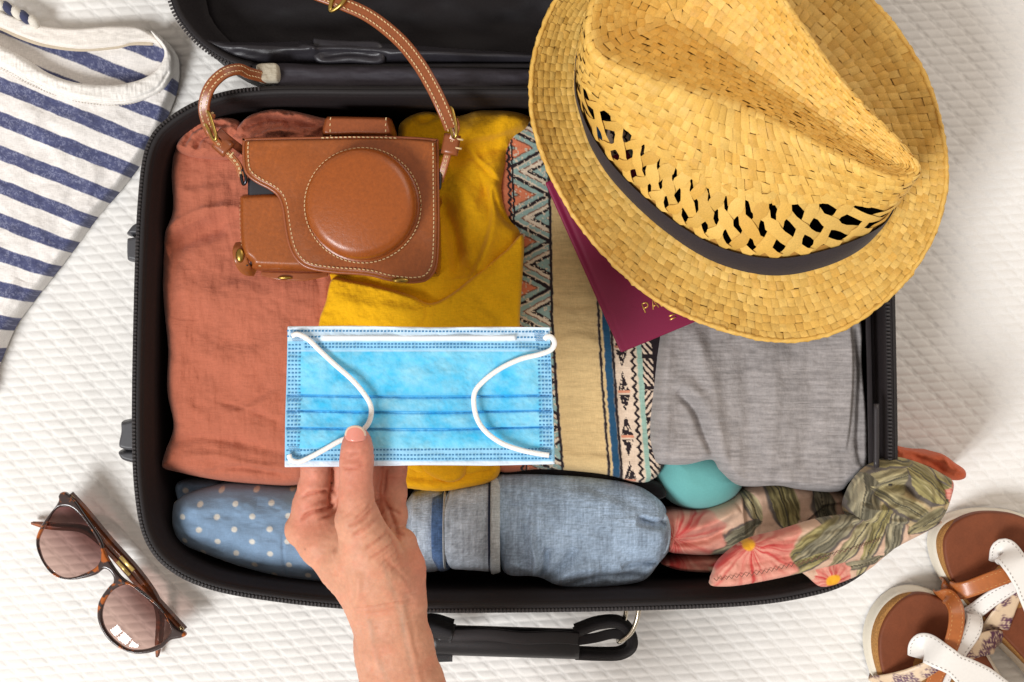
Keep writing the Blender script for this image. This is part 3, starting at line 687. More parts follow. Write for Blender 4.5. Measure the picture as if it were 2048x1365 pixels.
# jeans roll
jeans = thing("rolled_jeans", "pale blue denim jeans rolled up with a turned hem cuff, lying along the suitcase front", "jeans")
def denim(base, seed):
    base = np.asarray(base)
    return lambda X, Y, d: base[None] * (1 + 0.24 * fbm(X / 4, Y / 60, seed, 2) + 0.14 * fbm(X / 40, Y / 40, seed + 1, 2) + 0.22 * fbm((X + Y) / 3, (X - Y) / 14, seed + 2, 2))[:, None]
cloth("inner_roll", [(808, 1030), (815, 1000), (840, 985), (890, 980), (900, 1060), (895, 1130), (860, 1148), (828, 1140), (812, 1100)], 0.090, 0.060, 0.029, 30, M['denim'], denim(lin(150, 160, 172), 81), rpx=2, parent=jeans, z_low=0.015, cyl=(20, 1), noise=[(0.002, 30, 50, 3)])
cloth("selvedge_band", [(864, 990), (886, 984), (904, 1000), (904, 1130), (882, 1146), (866, 1138), (862, 1060)], 0.094, 0.062, 0.0325, 30, M['denim'], denim(lin(70, 94, 130), 82), rpx=2, parent=jeans, z_low=0.015, cyl=(1, 1))
cloth("main_roll", [(990, 960), (1015, 952), (1080, 952), (1180, 958), (1270, 972), (1318, 1000), (1336, 1025), (1330, 1045), (1342, 1070), (1338, 1110), (1318, 1128), (1305, 1150), (1280, 1168), (1200, 1178), (1120, 1176), (1078, 1158), (1040, 1156),
                   (1005, 1145), (990, 1060)], 0.097, 0.068, 0.029, 34, M['denim'], denim(lin(144, 162, 182), 83),
      [('r', [(1065, 1160), (1070, 1120), (1060, 1080), (1062, 1040)], 8, 0.004), ('r', [(1090, 1170), (1110, 1145), (1130, 1120), (1150, 1090)], 10, -0.005), ('r', [(1078, 1155), (1090, 1130), (1092, 1090)], 6, -0.005), ('r', [(1100, 1165), (1150, 1140), (1200, 1130)], 12, 0.005), ('r', [(1010, 1120), (1050, 1135), (1080, 1130)], 10, 0.003), ('r', [(1220, 1160), (1270, 1140), (1310, 1120)], 9, -0.004), ('r', [(1180, 980), (1250, 1000), (1310, 1030)], 10, -0.002),
       ('r', [(1342, 1040), (1310, 1044), (1270, 1034)], 8, -0.009), ('r', [(1325, 1130), (1290, 1122), (1240, 1132)], 7, -0.006), ('s', [(1060, 1165), (1066, 1120), (1058, 1060), (1062, 1000)], 3, 0.0025, 40), ('r', [(1130, 1175), (1200, 1150), (1290, 1150)], 6, -0.004), ('r', [(1060, 980), (1160, 985), (1260, 1000)], 18, 0.002)],
      [(0.0030, 70, 46, 85), (0.0005, 30, 8, 86)], rpx=1.9, parent=jeans, z_low=0.015, cyl=(1, 34))
for (yy0, yy1, xx, dz_) in ((1010, 1120, 1318, 0.0), (1030, 1105, 1326, 0.004)):
    a_ = np.linspace(-1, 1, 20); pth = P3(xx + 14 * np.sqrt(1 - a_ ** 2) - 6, (yy0 + yy1) / 2 + (yy1 - yy0) / 2 * a_, 0.079 + dz_)
    sweep("rolled_edge", pth, circ(0.0030, 8, 0.0024), M['denim'], lin(158, 172, 186), jeans)
cuff = cloth("cuff", [(890, 995), (895, 980), (930, 970), (990, 962), (1000, 975), (1000, 1060), (999, 1140), (985, 1147), (920, 1144), (897, 1141), (889, 1120), (887, 1050)], 0.101, 0.066, 0.0365, 30, M['denim'], denim(lin(164, 173, 184), 84), rpx=1.9, parent=jeans, z_low=0.02, cyl=(3, 1),
             noise=[(0.0014, 40, 40, 6)], folds=[('r', [(972, 965), (972, 1145)], 4, -0.0014)])
def roll_line(x, y0, y1, zc, dz, n_=40):
    yy = np.linspace(y0, y1, n_); c0 = (y0 + y1) / 2; h_ = (y1 - y0) / 2
    zz = zc + dz * np.sqrt(np.clip(1 - ((yy - c0) / h_) ** 2, 0, 1))
    s_ = mpp(0.079)
    return np.stack([(x - 1024) * s_ + 0 * yy, (682.5 - yy) * s_, zz], -1)
sweep("hem", roll_line(991, 957, 1149, 0.067, 0.0365), flat(0.0075, 0.0030), M['denim'], lin(176, 182, 184), cuff, up=np.array([0.05, 0, 1.0]))
sweep("hem_fray", roll_line(979, 962, 1146, 0.067, 0.0362), flat(0.0018, 0.0016), M['denim'], lin(36, 44, 66), cuff)
sweep("cuff_edge", roll_line(890, 982, 1143, 0.065, 0.0360), flat(0.0020, 0.0020), M['denim'], lin(186, 188, 188), cuff)

# ------------------------------------------------------------------ floral swimwear
LEAVES = [((1560, 1000), 60, 26, 75), ((1640, 1010), 34, 22, 80), ((1500, 1010), 30, 14, 60), ((1610, 1090), 85, 18, -38), ((1655, 1075), 95, 17, -40), ((1700, 1085), 90, 13, -52), ((1745, 1070), 80, 14, -70), ((1785, 1060), 60, 16, -80),
          ((1770, 960), 60, 30, 160), ((1850, 965), 50, 34, 40), ((1720, 990), 40, 30, 100), ((1800, 1010), 70, 16, 30), ((1880, 940), 30, 16, 60), ((1440, 1090), 60, 18, 155), ((1380, 1110), 50, 12, 10), ((1600, 1130), 60, 10, -25), ((1700, 1130), 60, 8, -15),
          ((1850, 1040), 40, 16, -30), ((1760, 920), 60, 14, 0), ((1480, 1060), 40, 14, 150)]
def floral(X, Y, d, fl=(0, 1, 2, 3), base=lin(206, 172, 148)):
    c = np.tile(base, (len(X), 1)) * (1 + 0.06 * fbm(X / 30, Y / 30, 91, 2))[:, None]
    w1 = X + 4 * fbm(X / 22, Y / 22, 92, 2); w2 = Y + 4 * fbm(X / 22, Y / 22, 93, 2)
    for i, ((lx, ly), a, b_, ang) in enumerate(LEAVES):
        r = math.radians(ang); u = (w1 - lx) * math.cos(r) + (w2 - ly) * math.sin(r); v = -(w1 - lx) * math.sin(r) + (w2 - ly) * math.cos(r)
        a = a * 1.15; wd = b_ * 1.25 * np.clip(1 - (u / a) ** 2, 0, 1) ** 0.7
        k = 1 - sstep(0.86, 1.04, np.abs(v) / (wd + 1e-3))
        k = np.where(np.abs(u) < a, k, 0)
        streak = fbm(u / 40, v / 3.2, 100 + i, 2)
        base = lin(136, 126, 84) if i % 3 == 0 else (lin(122, 116, 96) if i % 3 == 1 else lin(150, 140, 106))
        lc = base[None] * np.clip(1 + 1.0 * streak, 0.45, 2.0)[:, None]; lc = mix(lc, lin(200, 186, 150), 0.55 * sstep(0.25, 0.7, fbm(u / 60, v / 5.0, 170 + i, 2)))
        lc = np.where((np.abs(v) < 1.4)[:, None], lin(84, 80, 66)[None], lc)
        lc = np.where((v > wd * 0.70)[:, None], lin(98, 90, 84)[None] * (1 + 0.3 * streak)[:, None], lc)
        c = mix(c, 1.0, 0 * k) if False else c * (1 - k)[:, None] + lc * k[:, None]
    # hibiscus flowers
    for fk, (fx, fy, R_, lobes, a0, y_) in enumerate(((1494, 1088, 112, 5, 0.5, 1), (1345, 1075, 105, 5, 0.2, 0), (1662, 1160, 46, 5, 0.9, 1), (1905, 985, 24, 4, 0.0, 0))):
        if fk not in fl: continue
        dx, dy = w1 - fx, w2 - fy; rr = np.hypot(dx, dy); th = np.arctan2(dy, dx)
        lob = R_ * (0.74 + 0.26 * np.abs(np.cos(lobes * 0.5 * (th + a0))) + 0.05 * np.sin(th * 17))
        k = 1 - sstep(0.94, 1.03, rr / lob)
        st_ = fbm(th * 9, rr / 70, 140 + int(fx), 2)
        petal = np.abs(np.cos(lobes * 0.5 * (th + a0))); deep = np.clip(0.95 + 0.7 * st_ - 0.55 * rr / R_ - 0.25 * petal + 0.3 * (1 - sstep(0.02, 0.10, petal)), 0, 1)
        fc_ = mix(np.tile(lin(216, 152, 134), (len(X), 1)), lin(186, 66, 62), deep ** 1.5)
        c = c * (1 - k)[:, None] + fc_ * k[:, None]
        if y_:
            k = 1 - sstep(9, 14, np.hypot(dx + 0.4 * dy, dy)); c = c * (1 - k)[:, None] + lin(226, 164, 40)[None] * k[:, None]
    return c
swim = thing("floral_swimsuit", "swimsuit printed with green leaves and coral hibiscus, hanging out over the suitcase corner", "swimwear")
cor = tint(lin(196, 96, 62), 0.12, 24, 24, 5)
cloth("strap_end", [(1782, 890), (1815, 898), (1850, 905), (1885, 908), (1910, 925), (1930, 940), (1928, 958), (1905, 962), (1870, 950), (1830, 935), (1785, 925)], 0.06, 0.045, 0.016, 14, M['swim'], cor, [('r', [(1800, 905), (1850, 920), (1900, 945)], 6, -0.004), ('r', [(1880, 915), (1890, 935), (1915, 940)], 5, 0.003)], [(0.002, 18, 18, 7)], rpx=1.8, parent=swim, z_low=0.01)
cloth("crotch_layer", [(1300, 1050), (1340, 1024), (1400, 1020), (1460, 1000), (1500, 978), (1560, 968), (1640, 975), (1690, 985), (1700, 1040), (1620, 1080), (1540, 1090), (1440, 1110), (1370, 1110), (1330, 1100)], 0.085, 0.058, 0.018, 22, M['swim'], lambda X, Y, d: floral(X, Y, d, (1,)),
      [('s', [(1480, 975), (1482, 1020), (1488, 1070)], 4, 0.005, 50), ('r', [(1350, 1060), (1420, 1040), (1470, 1010)], 12, 0.007), ('r', [(1345, 1085), (1410, 1075), (1460, 1050)], 7, -0.006), ('s', [(1690, 1000), (1640, 1010), (1600, 1045)], 4, 0.005, 30), ('r', [(1500, 985), (1510, 1030), (1505, 1070)], 6, -0.004), ('r', [(1560, 975), (1575, 1030), (1570, 1080)], 8, -0.004), ('r', [(1620, 985), (1650, 1020), (1660, 1050)], 10, -0.004)],
      [(0.002, 30, 30, 7)], rpx=1.5, parent=swim, z_low=0.03)
cloth("side_tie", [(1322, 1128), (1350, 1118), (1420, 1112), (1480, 1118), (1480, 1142), (1420, 1146), (1360, 1142)], 0.075, 0.05, 0.012, 10, M['swim'], floral, noise=[(0.0015, 20, 20, 3)], rpx=1.6, parent=swim, z_low=0.03)
cloth("lower_layer", [(1600, 1130), (1700, 1110), (1790, 1075), (1800, 1085), (1760, 1120), (1735, 1140), (1690, 1162), (1645, 1174), (1620, 1158)], 0.118, 0.119, 0.004, 10, M['swim'], floral, noise=[(0.002, 22, 22, 9)], rpx=1.5, parent=swim, z_low=0.112)
cloth("gathered_cup", [(1690, 1020), (1700, 980), (1725, 945), (1760, 922), (1800, 916), (1850, 930), (1890, 950), (1908, 965), (1902, 1000), (1890, 1030), (1868, 1055), (1830, 1070), (1770, 1060), (1720, 1050)], 0.118, 0.110, 0.020, 26, M['swim'], lambda X, Y, d: floral(X, Y, d, (3,), lin(184, 162, 124)),
      [('r', [(1720, 990), (1745, 960), (1790, 945), (1840, 965), (1850, 1010)], 8, 0.005), ('r', [(1735, 1005), (1760, 975), (1800, 970), (1825, 995)], 10, -0.010), ('s', [(1712, 1002), (1740, 1012), (1780, 1008), (1790, 985)], 4, 0.006, 30),
       ('r', [(1860, 950), (1885, 985), (1880, 1030)], 5, -0.004), ('s', [(1745, 930), (1800, 925), (1850, 950), (1872, 1000)], 3, 0.004, 24), ('r', [(1700, 1000), (1712, 970), (1740, 940)], 4, -0.004), ('r', [(1760, 1040), (1810, 1035), (1850, 1010)], 5, 0.004)], [(0.0022, 30, 24, 11), (0.0006, 10, 10, 12)], rpx=1.5, parent=swim, z_low=0.108)
mb = cloth("front_band", [(1422, 1160), (1425, 1150), (1440, 1120), (1490, 1082), (1560, 1062), (1640, 1038), (1720, 1028), (1790, 1022), (1830, 1030), (1870, 1040), (1880, 1048), (1810, 1085), (1770, 1105), (1700, 1122), (1620, 1142), (1540, 1160), (1470, 1172), (1424, 1172)], 0.122, 0.1215, 0.009, 16, M['swim'], lambda X, Y, d: floral(X, Y, d, (0,)),
      [('r', [(1440, 1160), (1520, 1140), (1620, 1115), (1740, 1085), (1800, 1070)], 6, -0.0012), ('r', [(1500, 1100), (1600, 1075), (1700, 1050)], 20, 0.004), ('r', [(1560, 1080), (1650, 1058), (1740, 1040)], 5, -0.0025), ('r', [(1470, 1130), (1560, 1110), (1640, 1090)], 6, -0.0022), ('r', [(1760, 1040), (1770, 1070), (1775, 1095)], 5, -0.002), ('r', [(1800, 1035), (1806, 1060), (1810, 1080)], 5, 0.002)],
      [(0.0016, 40, 20, 13), (0.0006, 12, 16, 14)], rpx=1.5, parent=swim, z_low=0.116)
zz_ = []
for i, s_ in enumerate(np.linspace(0, 1, 74)):
    bp_ = np.array([np.interp(s_, [0, .25, .5, .75, 1], [1428, 1520, 1610, 1710, 1762]), np.interp(s_, [0, .25, .5, .75, 1], [1160, 1146, 1124, 1096, 1078])])
    zz_.append((bp_[0], bp_[1] + (3.0 if i % 2 else -3.0)))
zz_ = np.array(zz_); sweep("zigzag_seam", P3(zz_[:, 0], zz_[:, 1], 0.1318), circ(0.00035, 5), M['thread'], lin(120, 84, 70), mb)

# ------------------------------------------------------------------ striped shirt on the bed
def stripe_col(off=0.0, w=0.46):
    def f(X, Y, d):
        slope = 0.40 - 0.22 * sstep(430, 700, Y)
        v = (Y - slope * X - 153 - off + 2.0 * fbm(X / 30, Y / 30, 23, 2)) / 68.0
        fr = v - np.floor(v)
        jag = 0.012 * (vnoise(X / 1.6, Y / 1.6, 29) - 0.5); fr = fr + jag; k = sstep(0.0, 0.03, fr) * (1 - sstep(w, w + 0.03, fr))
        nv = mix(np.tile(lin(66, 71, 108), (len(X), 1)), lin(156, 160, 186), 0.50 * sstep(0.35, 0.85, vnoise(X / 1.7, Y / 1.7, 24)) * sstep(0.2, 0.7, vnoise(X / 7, Y / 7, 27)) + 0.16 * vnoise(X / 1.5, Y / 1.5, 28))
        wh = lin(232, 228, 224)[None] * (1 + 0.04 * fbm(X / 20, Y / 20, 25, 2))[:, None]
        return wh * (1 - k)[:, None] + nv * k[:, None]
    return f
shirt = thing("striped_shirt", "white and navy striped jersey shirt with a ribbed white neckband, spread on the bed", "shirt")
cloth("back_panel", [(-220, 60), (-60, 10), (0, 40), (80, 62), (160, 70), (240, 62), (300, 72), (336, 92), (346, 130), (340, 170), (320, 215), (250, 230), (100, 220), (-60, 200), (-220, 220)], 0.012, 0.004, 0.004, 8, M['jersey'], stripe_col(-52, 0.46),
      noise=[(0.0015, 60, 40, 3)], rpx=2.2, parent=shirt, z_low=0.0)
cloth("front_body", [(-240, 60), (-100, 70), (0, 122), (57, 150), (110, 172), (180, 184), (250, 184), (300, 170), (332, 140), (346, 128), (342, 170), (326, 216), (300, 275), (262, 330), (225, 378), (180, 430), (140, 485), (98, 540), (54, 596), (12, 655), (-22, 735), (-60, 820), (-240, 820)],
      0.022, 0.010, 0.010, 9, M['jersey'], stripe_col(0, 0.45),
      [('r', [(60, 240), (110, 300), (130, 360)], 16, 0.002), ('r', [(190, 330), (170, 400), (130, 450)], 14, 0.003), ('r', [(20, 200), (90, 240), (200, 280)], 14, 0.002), ('r', [(40, 560), (0, 640), (-20, 720)], 14, 0.004), ('r', [(150, 360), (130, 420), (90, 480)], 12, -0.002)],
      [(0.0028, 70, 60, 41), (0.0008, 20, 16, 42)], rpx=1.5, parent=shirt, z_low=0.0)
nb = cloth("neckband", [(-60, 105), (-60, 62), (0, 91), (38, 110), (91, 143), (152, 163), (229, 166), (286, 152), (316, 126), (324, 99), (305, 72), (297, 57), (324, 76), (343, 108), (340, 145), (318, 179), (267, 202), (210, 206), (133, 194), (57, 164), (0, 133)],
      0.028, 0.0195, 0.0075, 12, M['ribbon'], tint(WHITE, 0.03, 20, 20, 5), noise=[(0.0016, 40, 20, 3), (0.0005, 3.4, 22, 4)], folds=[('r', [(-40, 108), (0, 128), (57, 158), (133, 188), (210, 200), (267, 196), (312, 176), (334, 144)], 2.2, -0.0022, 1, 1)], rpx=1.5, parent=shirt, z_low=0.004)
cloth("back_neckband", [(-60, -5), (0, 19), (45, 38), (91, 50), (150, 54), (220, 49), (275, 52), (312, 74), (318, 92), (300, 84), (262, 84), (230, 92), (160, 97), (90, 88), (40, 72), (0, 55), (-60, 30)], 0.018, 0.010, 0.006, 7, M['ribbon'], tint(lin(236, 230, 222), 0.03, 20, 20, 6),
      noise=[(0.0015, 50, 20, 8)], rpx=1.8, parent=shirt, z_low=0.0)
sm = spline([(-40, 48), (0, 57), (40, 75), (90, 91), (160, 100), (230, 95), (262, 88), (306, 88)], 8, False)
sweep("overlock_seam", P3(sm[:, 0], sm[:, 1], 0.0125), flat(0.0030, 0.0014), M['thread'], lin(196, 182, 160), nb)
sm = spline([(-20, 126), (0, 138), (57, 169), (133, 199), (210, 211), (267, 207), (318, 186)], 8, False)
stitches("neck_stitching", P3(sm[:, 0], sm[:, 1], 0.0205), M['thread'], lin(214, 206, 196), nb, 0.0024, 0.0016, 0.0006)
# twisted cord at the shoulder
for k in range(5):
    x = -4 + k * 17; y = 8 + k * 9
    a = np.linspace(-1, 1, 12)
    pth = P3(x + 13 * a * 0.7 + 3, y + 12 * a, 0.012 + 0.006 * (1 - a ** 2))
    sweep("cord_strand", pth, circ(0.0038, 9), M['jersey'], lin(226, 220, 208) if k % 2 == 0 else lin(64, 68, 96), shirt, wscale=np.sqrt(np.clip(1.02 - a ** 2, 0.02, 1)))

# ------------------------------------------------------------------ sunglasses
def zg(pts, sc, ox, oy): return [(x / sc + ox, y / sc + oy) for x, y in pts]
G = lambda p: zg(p, 3.592, 40, 960)
sg = thing("sunglasses", "tortoiseshell sunglasses with brown gradient lenses and folded temples, on the bed cover", "sunglasses")
fo = G([(275, 118), (290, 94), (318, 88), (345, 104), (400, 160), (470, 260), (545, 370), (590, 450), (620, 540), (680, 640), (740, 710), (830, 770), (930, 850), (1010, 930), (1075, 1020), (1130, 1070), (1185, 1098), (1190, 1122), (1150, 1140), (1080, 1155), (1020, 1210), (930, 1245),
        (830, 1252), (740, 1227), (650, 1168), (590, 1090), (555, 1000), (558, 900), (590, 830), (640, 765), (668, 738), (668, 700), (640, 658), (605, 642), (580, 657), (540, 685), (440, 712), (340, 720), (240, 690), (170, 612), (125, 520), (112, 440), (130, 370), (180, 285), (250, 195), (276, 150)])
l1 = G([(310, 195), (365, 205), (430, 260), (500, 350), (560, 450), (580, 520), (575, 580), (540, 630), (470, 670), (380, 702), (300, 702), (230, 660), (170, 590), (137, 500), (132, 440), (153, 380), (203, 290), (252, 217)])
l2 = G([(745, 757), (800, 767), (880, 830), (960, 892), (1030, 962), (1078, 1050), (1075, 1105), (1020, 1168), (930, 1212), (840, 1226), (760, 1212), (680, 1158), (622, 1090), (592, 1020), (588, 950), (612, 870), (662, 800)])
def tort(X, Y, d):
    n_ = fbm(X / 16, Y / 16, 77, 3) + 0.25 * fbm(X / 5, Y / 5, 78, 2)
    return mix(np.tile(lin(58, 44, 42), (len(X), 1)), lin(176, 92, 30), sstep(0.12, 0.36, n_))
SGZ = 0.034
cloth("frame", fo, SGZ, SGZ - 0.0012, 0.0022, 5, M['acetate'], tort, rpx=1.2, parent=sg, holes=(l1, l2), z_low=SGZ - 0.0034)
def lens_col(X, Y, d):
    k = np.clip((((X - 215) * -0.66 + (Y - 1140) * 0.75) + 60) / 125, 0, 1)
    return mix(np.tile(lin(112, 60, 62), (len(X), 1)), lin(206, 176, 166), k ** 1.3)
for L in (l1, l2):
    cx_, cy_ = np.mean(L, 0)
    cloth("lens", [((x - cx_) * 1.02 + cx_, (y - cy_) * 1.02 + cy_) for x, y in L], SGZ, SGZ - 0.0018, 0.0, 5, M['lens'], lens_col, rpx=2.5, parent=sg, zfun=lambda X, Y, cx_=cx_, cy_=cy_: -0.00000045 * ((X - cx_) ** 2 + (Y - cy_) ** 2) + (0.000026 * (Y - cy_) - 0.000010 * (X - cx_)) * (cx_ < 180))
def temple(pts, zs, nm="temple"):
    p = spline([(x / 3.592 + 40, y / 3.592 + 960, z) for (x, y), z in zip(pts, zs)], 8, False)
    w = P3(p[:, 0], p[:, 1], p[:, 2]); n_ = len(w)
    cc = mix(tort(p[:, 0] * 1.3, p[:, 1] * 1.3, None), lin(168, 92, 50), np.full(n_, 0.45))
    V_, q_, t_ = sweep_geo(w, flat(0.0032, 0.009), wscale=np.r_[np.linspace(1, 0.85, n_ - 6), np.linspace(0.85, 0.35, 6)])
    cv = np.vstack([np.repeat(cc, 8, 0), cc[:1], cc[-1:]])
    return mesh_obj(nm, V_, [q_, t_], M['acetate'], cv, sg)
ta = temple([(352, 110), (460, 225), (640, 440), (830, 650), (960, 830), (1005, 960), (1003, 1100), (988, 1270)], [0.028, 0.026, 0.022, 0.020, 0.018, 0.014, 0.010, 0.006])
tb = temple([(1170, 1082), (1050, 950), (850, 730), (680, 540), (560, 420), (440, 350), (250, 335), (85, 310)], [0.028, 0.025, 0.018, 0.015, 0.013, 0.011, 0.008, 0.006])
for (a_, b_, z_, par) in (((722, 552), (815, 652), 0.0262, ta), ((700, 585), (790, 685), 0.0215, tb)):
    p_ = np.array(G([a_, b_])); sweep("gold_inlay", P3(p_[:, 0], p_[:, 1], z_), flat(0.0030, 0.0010), M['gold'], lin(226, 196, 120), par)
for (hx, hy_) in ((372, 128), (1160, 1068)):
    p_ = np.array(G([(hx - 12, hy_ - 12), (hx + 12, hy_ + 12)])); sweep("hinge", P3(p_[:, 0], p_[:, 1], SGZ - 0.003), circ(0.0016, 8), M['steel'], lin(190, 170, 130), sg)

# ------------------------------------------------------------------ sandals
def snake_col(X, Y, d):
    u = X / 6.5 + 0.5 * np.floor(Y / 5.5); cell = vnoise(np.floor(u) * 3.1, np.floor(Y / 5.5) * 2.7, 5)
    e = np.maximum(np.abs(u % 1 - .5), np.abs((Y / 5.5) % 1 - .5))
    big = fbm(X / 22, Y / 22, 6, 2)
    k = sstep(-0.1, 0.25, big + 0.5 * (cell - 0.5)) * (1 - sstep(0.38, 0.48, e))
    return mix(np.tile(lin(216, 190, 158), (len(X), 1)), lin(92, 52, 76), k)
def strap(name, pts, width, mat, col, parent, thick=0.0017, colfn=None, n=18):
    p = spline(pts, n, False); w = P3(p[:, 0], p[:, 1], p[:, 2])
    t_ = np.gradient(w, axis=0); t_ /= np.linalg.norm(t_, axis=1)[:, None]
    hz = np.stack([-t_[:, 1], t_[:, 0], 0 * t_[:, 0]], -1); hz /= np.linalg.norm(hz, axis=1)[:, None] + 1e-9
    up = np.cross(t_, hz); up *= np.sign(up[:, 2:3] + 1e-9)
    if np.isscalar(width): ws = None; W = width
    else:
        W = 1.0; ws = np.interp(np.linspace(0, 1, len(w)), np.linspace(0, 1, len(width)), width)
    mm = 15
    xs = np.linspace(-0.5, 0.5, mm)
    if ws is None: ws = np.full(len(w), W)
    side = np.cross(t_, up)
    top = w[:, None] + (xs[None, :, None] * ws[:, None, None]) * side[:, None] + (thick * (1 - (2 * xs) ** 10 * 0.35))[None, :, None] * up[:, None]
    bot = w[:, None] + (xs[None, ::-1, None] * ws[:, None, None]) * side[:, None]
    G_ = np.concatenate([top, bot], 1)
    n_, m_ = G_.shape[:2]; I = np.arange(n_ * m_).reshape(n_, m_); I = np.concatenate([I, I[:, :1]], 1)
    q_ = np.stack([I[:-1, :-1], I[:-1, 1:], I[1:, 1:], I[1:, :-1]], -1).reshape(-1, 4)
    cap = [np.stack([I[e_, :mm - 1], I[e_, 1:mm], I[e_, 2 * mm - 2:mm - 1:-1], I[e_, 2 * mm - 1:mm:-1]], -1) for e_ in (0, -1)]
    V_ = G_.reshape(-1, 3)
    c_ = col if colfn is None else colfn(V_[:, 0] / mpp(0.05) + 1024, 682.5 - V_[:, 1] / mpp(0.05), None)
    o = mesh_obj(name, V_, [q_] + cap, mat, c_, parent)
    o_edges = (w + side * (0.5 * ws - 0.0022)[:, None] + up * thick * 1.02, w - side * (0.5 * ws - 0.0022)[:, None] + up * thick * 1.02)
    return o, o_edges
def sandal(label, sole, bed_, zs):
    s = thing("sandal", label, "sandal", group="pair of sandals on the bed")
    cloth("rubber_sole", sole, 0.02, 0.012, 0.006, 8, M['rubber'], lin(226, 218, 200), rpx=2.2, parent=s, z_low=0.0)
    cen = np.mean(sole, 0)
    def inset(pts, k): 
        poly = np.asarray(pts, float); t_ = np.roll(poly, -1, 0) - np.roll(poly, 1, 0); t_ /= np.linalg.norm(t_, axis=1)[:, None]
        n_ = np.stack([t_[:, 1], -t_[:, 0]], -1)
        if (n_ * (poly - poly.mean(0))).sum() > 0: n_ = -n_
        return [tuple(p) for p in poly + n_ * k]
    cloth("cork_midsole", inset(sole, 8), 0.024, 0.017, 0.008, 7, M['cork'], lin(168, 122, 70), rpx=2.2, parent=s, z_low=0.01)
    cloth("footbed", bed_, 0.028, 0.0255, 0.0025, 5, M['footbed'], tint(lin(122, 66, 40), 0.18, 40, 40, 9), rpx=2.2, parent=s, z_low=0.018,
          zfun=lambda X, Y: -0.004 * np.exp(-(((X - np.mean(bed_, 0)[0]) ** 2 + (Y - np.mean(bed_, 0)[1]) ** 2) / 90.0 ** 2)))
    return s
BR = lin(172, 98, 48); WL = lin(236, 232, 226)
sa = sandal("tan and white sandal with its heel edge pointing at the floral swimsuit, beside its mate",
            [(1869, 1085), (1880, 1055), (1905, 1035), (1950, 1023), (2000, 1022), (2048, 1030), (2110, 1060), (2160, 1120), (2215, 1230), (2240, 1330), (2200, 1420), (2120, 1410), (2040, 1330), (1970, 1262), (1930, 1215), (1895, 1167), (1875, 1125)],
            [(1888, 1085), (1898, 1060), (1920, 1040), (1960, 1026), (2010, 1026), (2050, 1036), (2105, 1066), (2150, 1122), (2205, 1235), (2230, 1330), (2195, 1410), (2125, 1400), (2055, 1325), (1985, 1250), (1940, 1205), (1908, 1165), (1892, 1125)], 0)
sb = sandal("tan and white sandal lying between its mate and the suitcase handle",
            [(1738, 1295), (1742, 1255), (1758, 1220), (1782, 1195), (1808, 1182), (1842, 1179), (1880, 1190), (1912, 1212), (1942, 1250), (1982, 1310), (2030, 1400), (2060, 1500), (2020, 1600), (1900, 1600), (1830, 1500), (1775, 1410), (1748, 1345)],
            [(1758, 1290), (1764, 1255), (1780, 1225), (1805, 1200), (1838, 1188), (1874, 1194), (1905, 1214), (1934, 1252), (1974, 1312), (2020, 1400), (2050, 1500), (2012, 1590), (1905, 1590), (1840, 1495), (1788, 1400), (1764, 1340)], 0)
def st_edges(e, parent, c=lin(206, 150, 92)):
    for p_ in e: stitches("stitching", p_[6:-6], M['thread'], c, parent, 0.0034, 0.0018, 0.0006, 0.0001)
o, e = strap("ankle_strap", [(1892, 1166, 0.012), (1902, 1180, 0.03), (1930, 1180, 0.042), (1980, 1162, 0.048), (2030, 1143, 0.05), (2080, 1125, 0.05)], 0.0135, M['strapleather'], BR, sa); st_edges(e, o)
o, e = strap("instep_strap", [(1935, 1225, 0.012), (1945, 1225, 0.026), (1985, 1196, 0.036), (2038, 1164, 0.044), (2090, 1130, 0.046)], [0.013, 0.014, 0.013, 0.011, 0.010], M['whiteleather'], WL, sa); st_edges(e, o, lin(170, 165, 160))
o, e = strap("snakeskin_strap", [(1985, 1276, 0.012), (1990, 1258, 0.024), (2010, 1220, 0.032), (2040, 1172, 0.040), (2070, 1120, 0.042)], [0.020, 0.022, 0.016, 0.008, 0.007], M['snake'], WL, sa, colfn=snake_col)
o, e = strap("t_strap", [(1992, 1122, 0.030), (2008, 1105, 0.042), (2030, 1128, 0.056), (2050, 1165, 0.056), (2100, 1260, 0.046), (2160, 1360, 0.03)], [0.012, 0.022, 0.020, 0.018, 0.026, 0.028], M['whiteleather'], WL, sa); st_edges(e, o, lin(170, 165, 160))
o, e = strap("ankle_strap", [(1876, 1192, 0.022), (1898, 1196, 0.040), (1912, 1222, 0.050), (1910, 1262, 0.053), (1896, 1304, 0.052), (1872, 1352, 0.048), (1855, 1400, 0.03)], 0.0125, M['strapleather'], BR, sb); st_edges(e, o)
o, e = strap("instep_strap", [(1932, 1228, 0.018), (1948, 1236, 0.034), (1944, 1262, 0.043), (1922, 1300, 0.048), (1895, 1340, 0.046), (1870, 1390, 0.03)], [0.012, 0.014, 0.014, 0.011, 0.012, 0.012], M['whiteleather'], WL, sb); st_edges(e, o, lin(170, 165, 160))
o, e = strap("snakeskin_strap", [(1992, 1290, 0.014), (1990, 1284, 0.028), (1962, 1290, 0.038), (1925, 1312, 0.044), (1900, 1330, 0.044)], [0.018, 0.02, 0.018, 0.010, 0.009], M['snake'], WL, sb, colfn=snake_col)
o, e = strap("t_strap", [(1832, 1312, 0.034), (1848, 1296, 0.046), (1880, 1312, 0.058), (1910, 1330, 0.060), (1960, 1366, 0.054), (2040, 1430, 0.04)], [0.014, 0.024, 0.021, 0.018, 0.028, 0.030], M['whiteleather'], WL, sb); st_edges(e, o, lin(170, 165, 160))
o, e = strap("side_strap", [(1752, 1362, 0.012), (1768, 1368, 0.028), (1810, 1358, 0.040), (1850, 1340, 0.048), (1876, 1326, 0.052)], [0.016, 0.016, 0.015, 0.012, 0.010], M['snake'], WL, sb, colfn=snake_col)

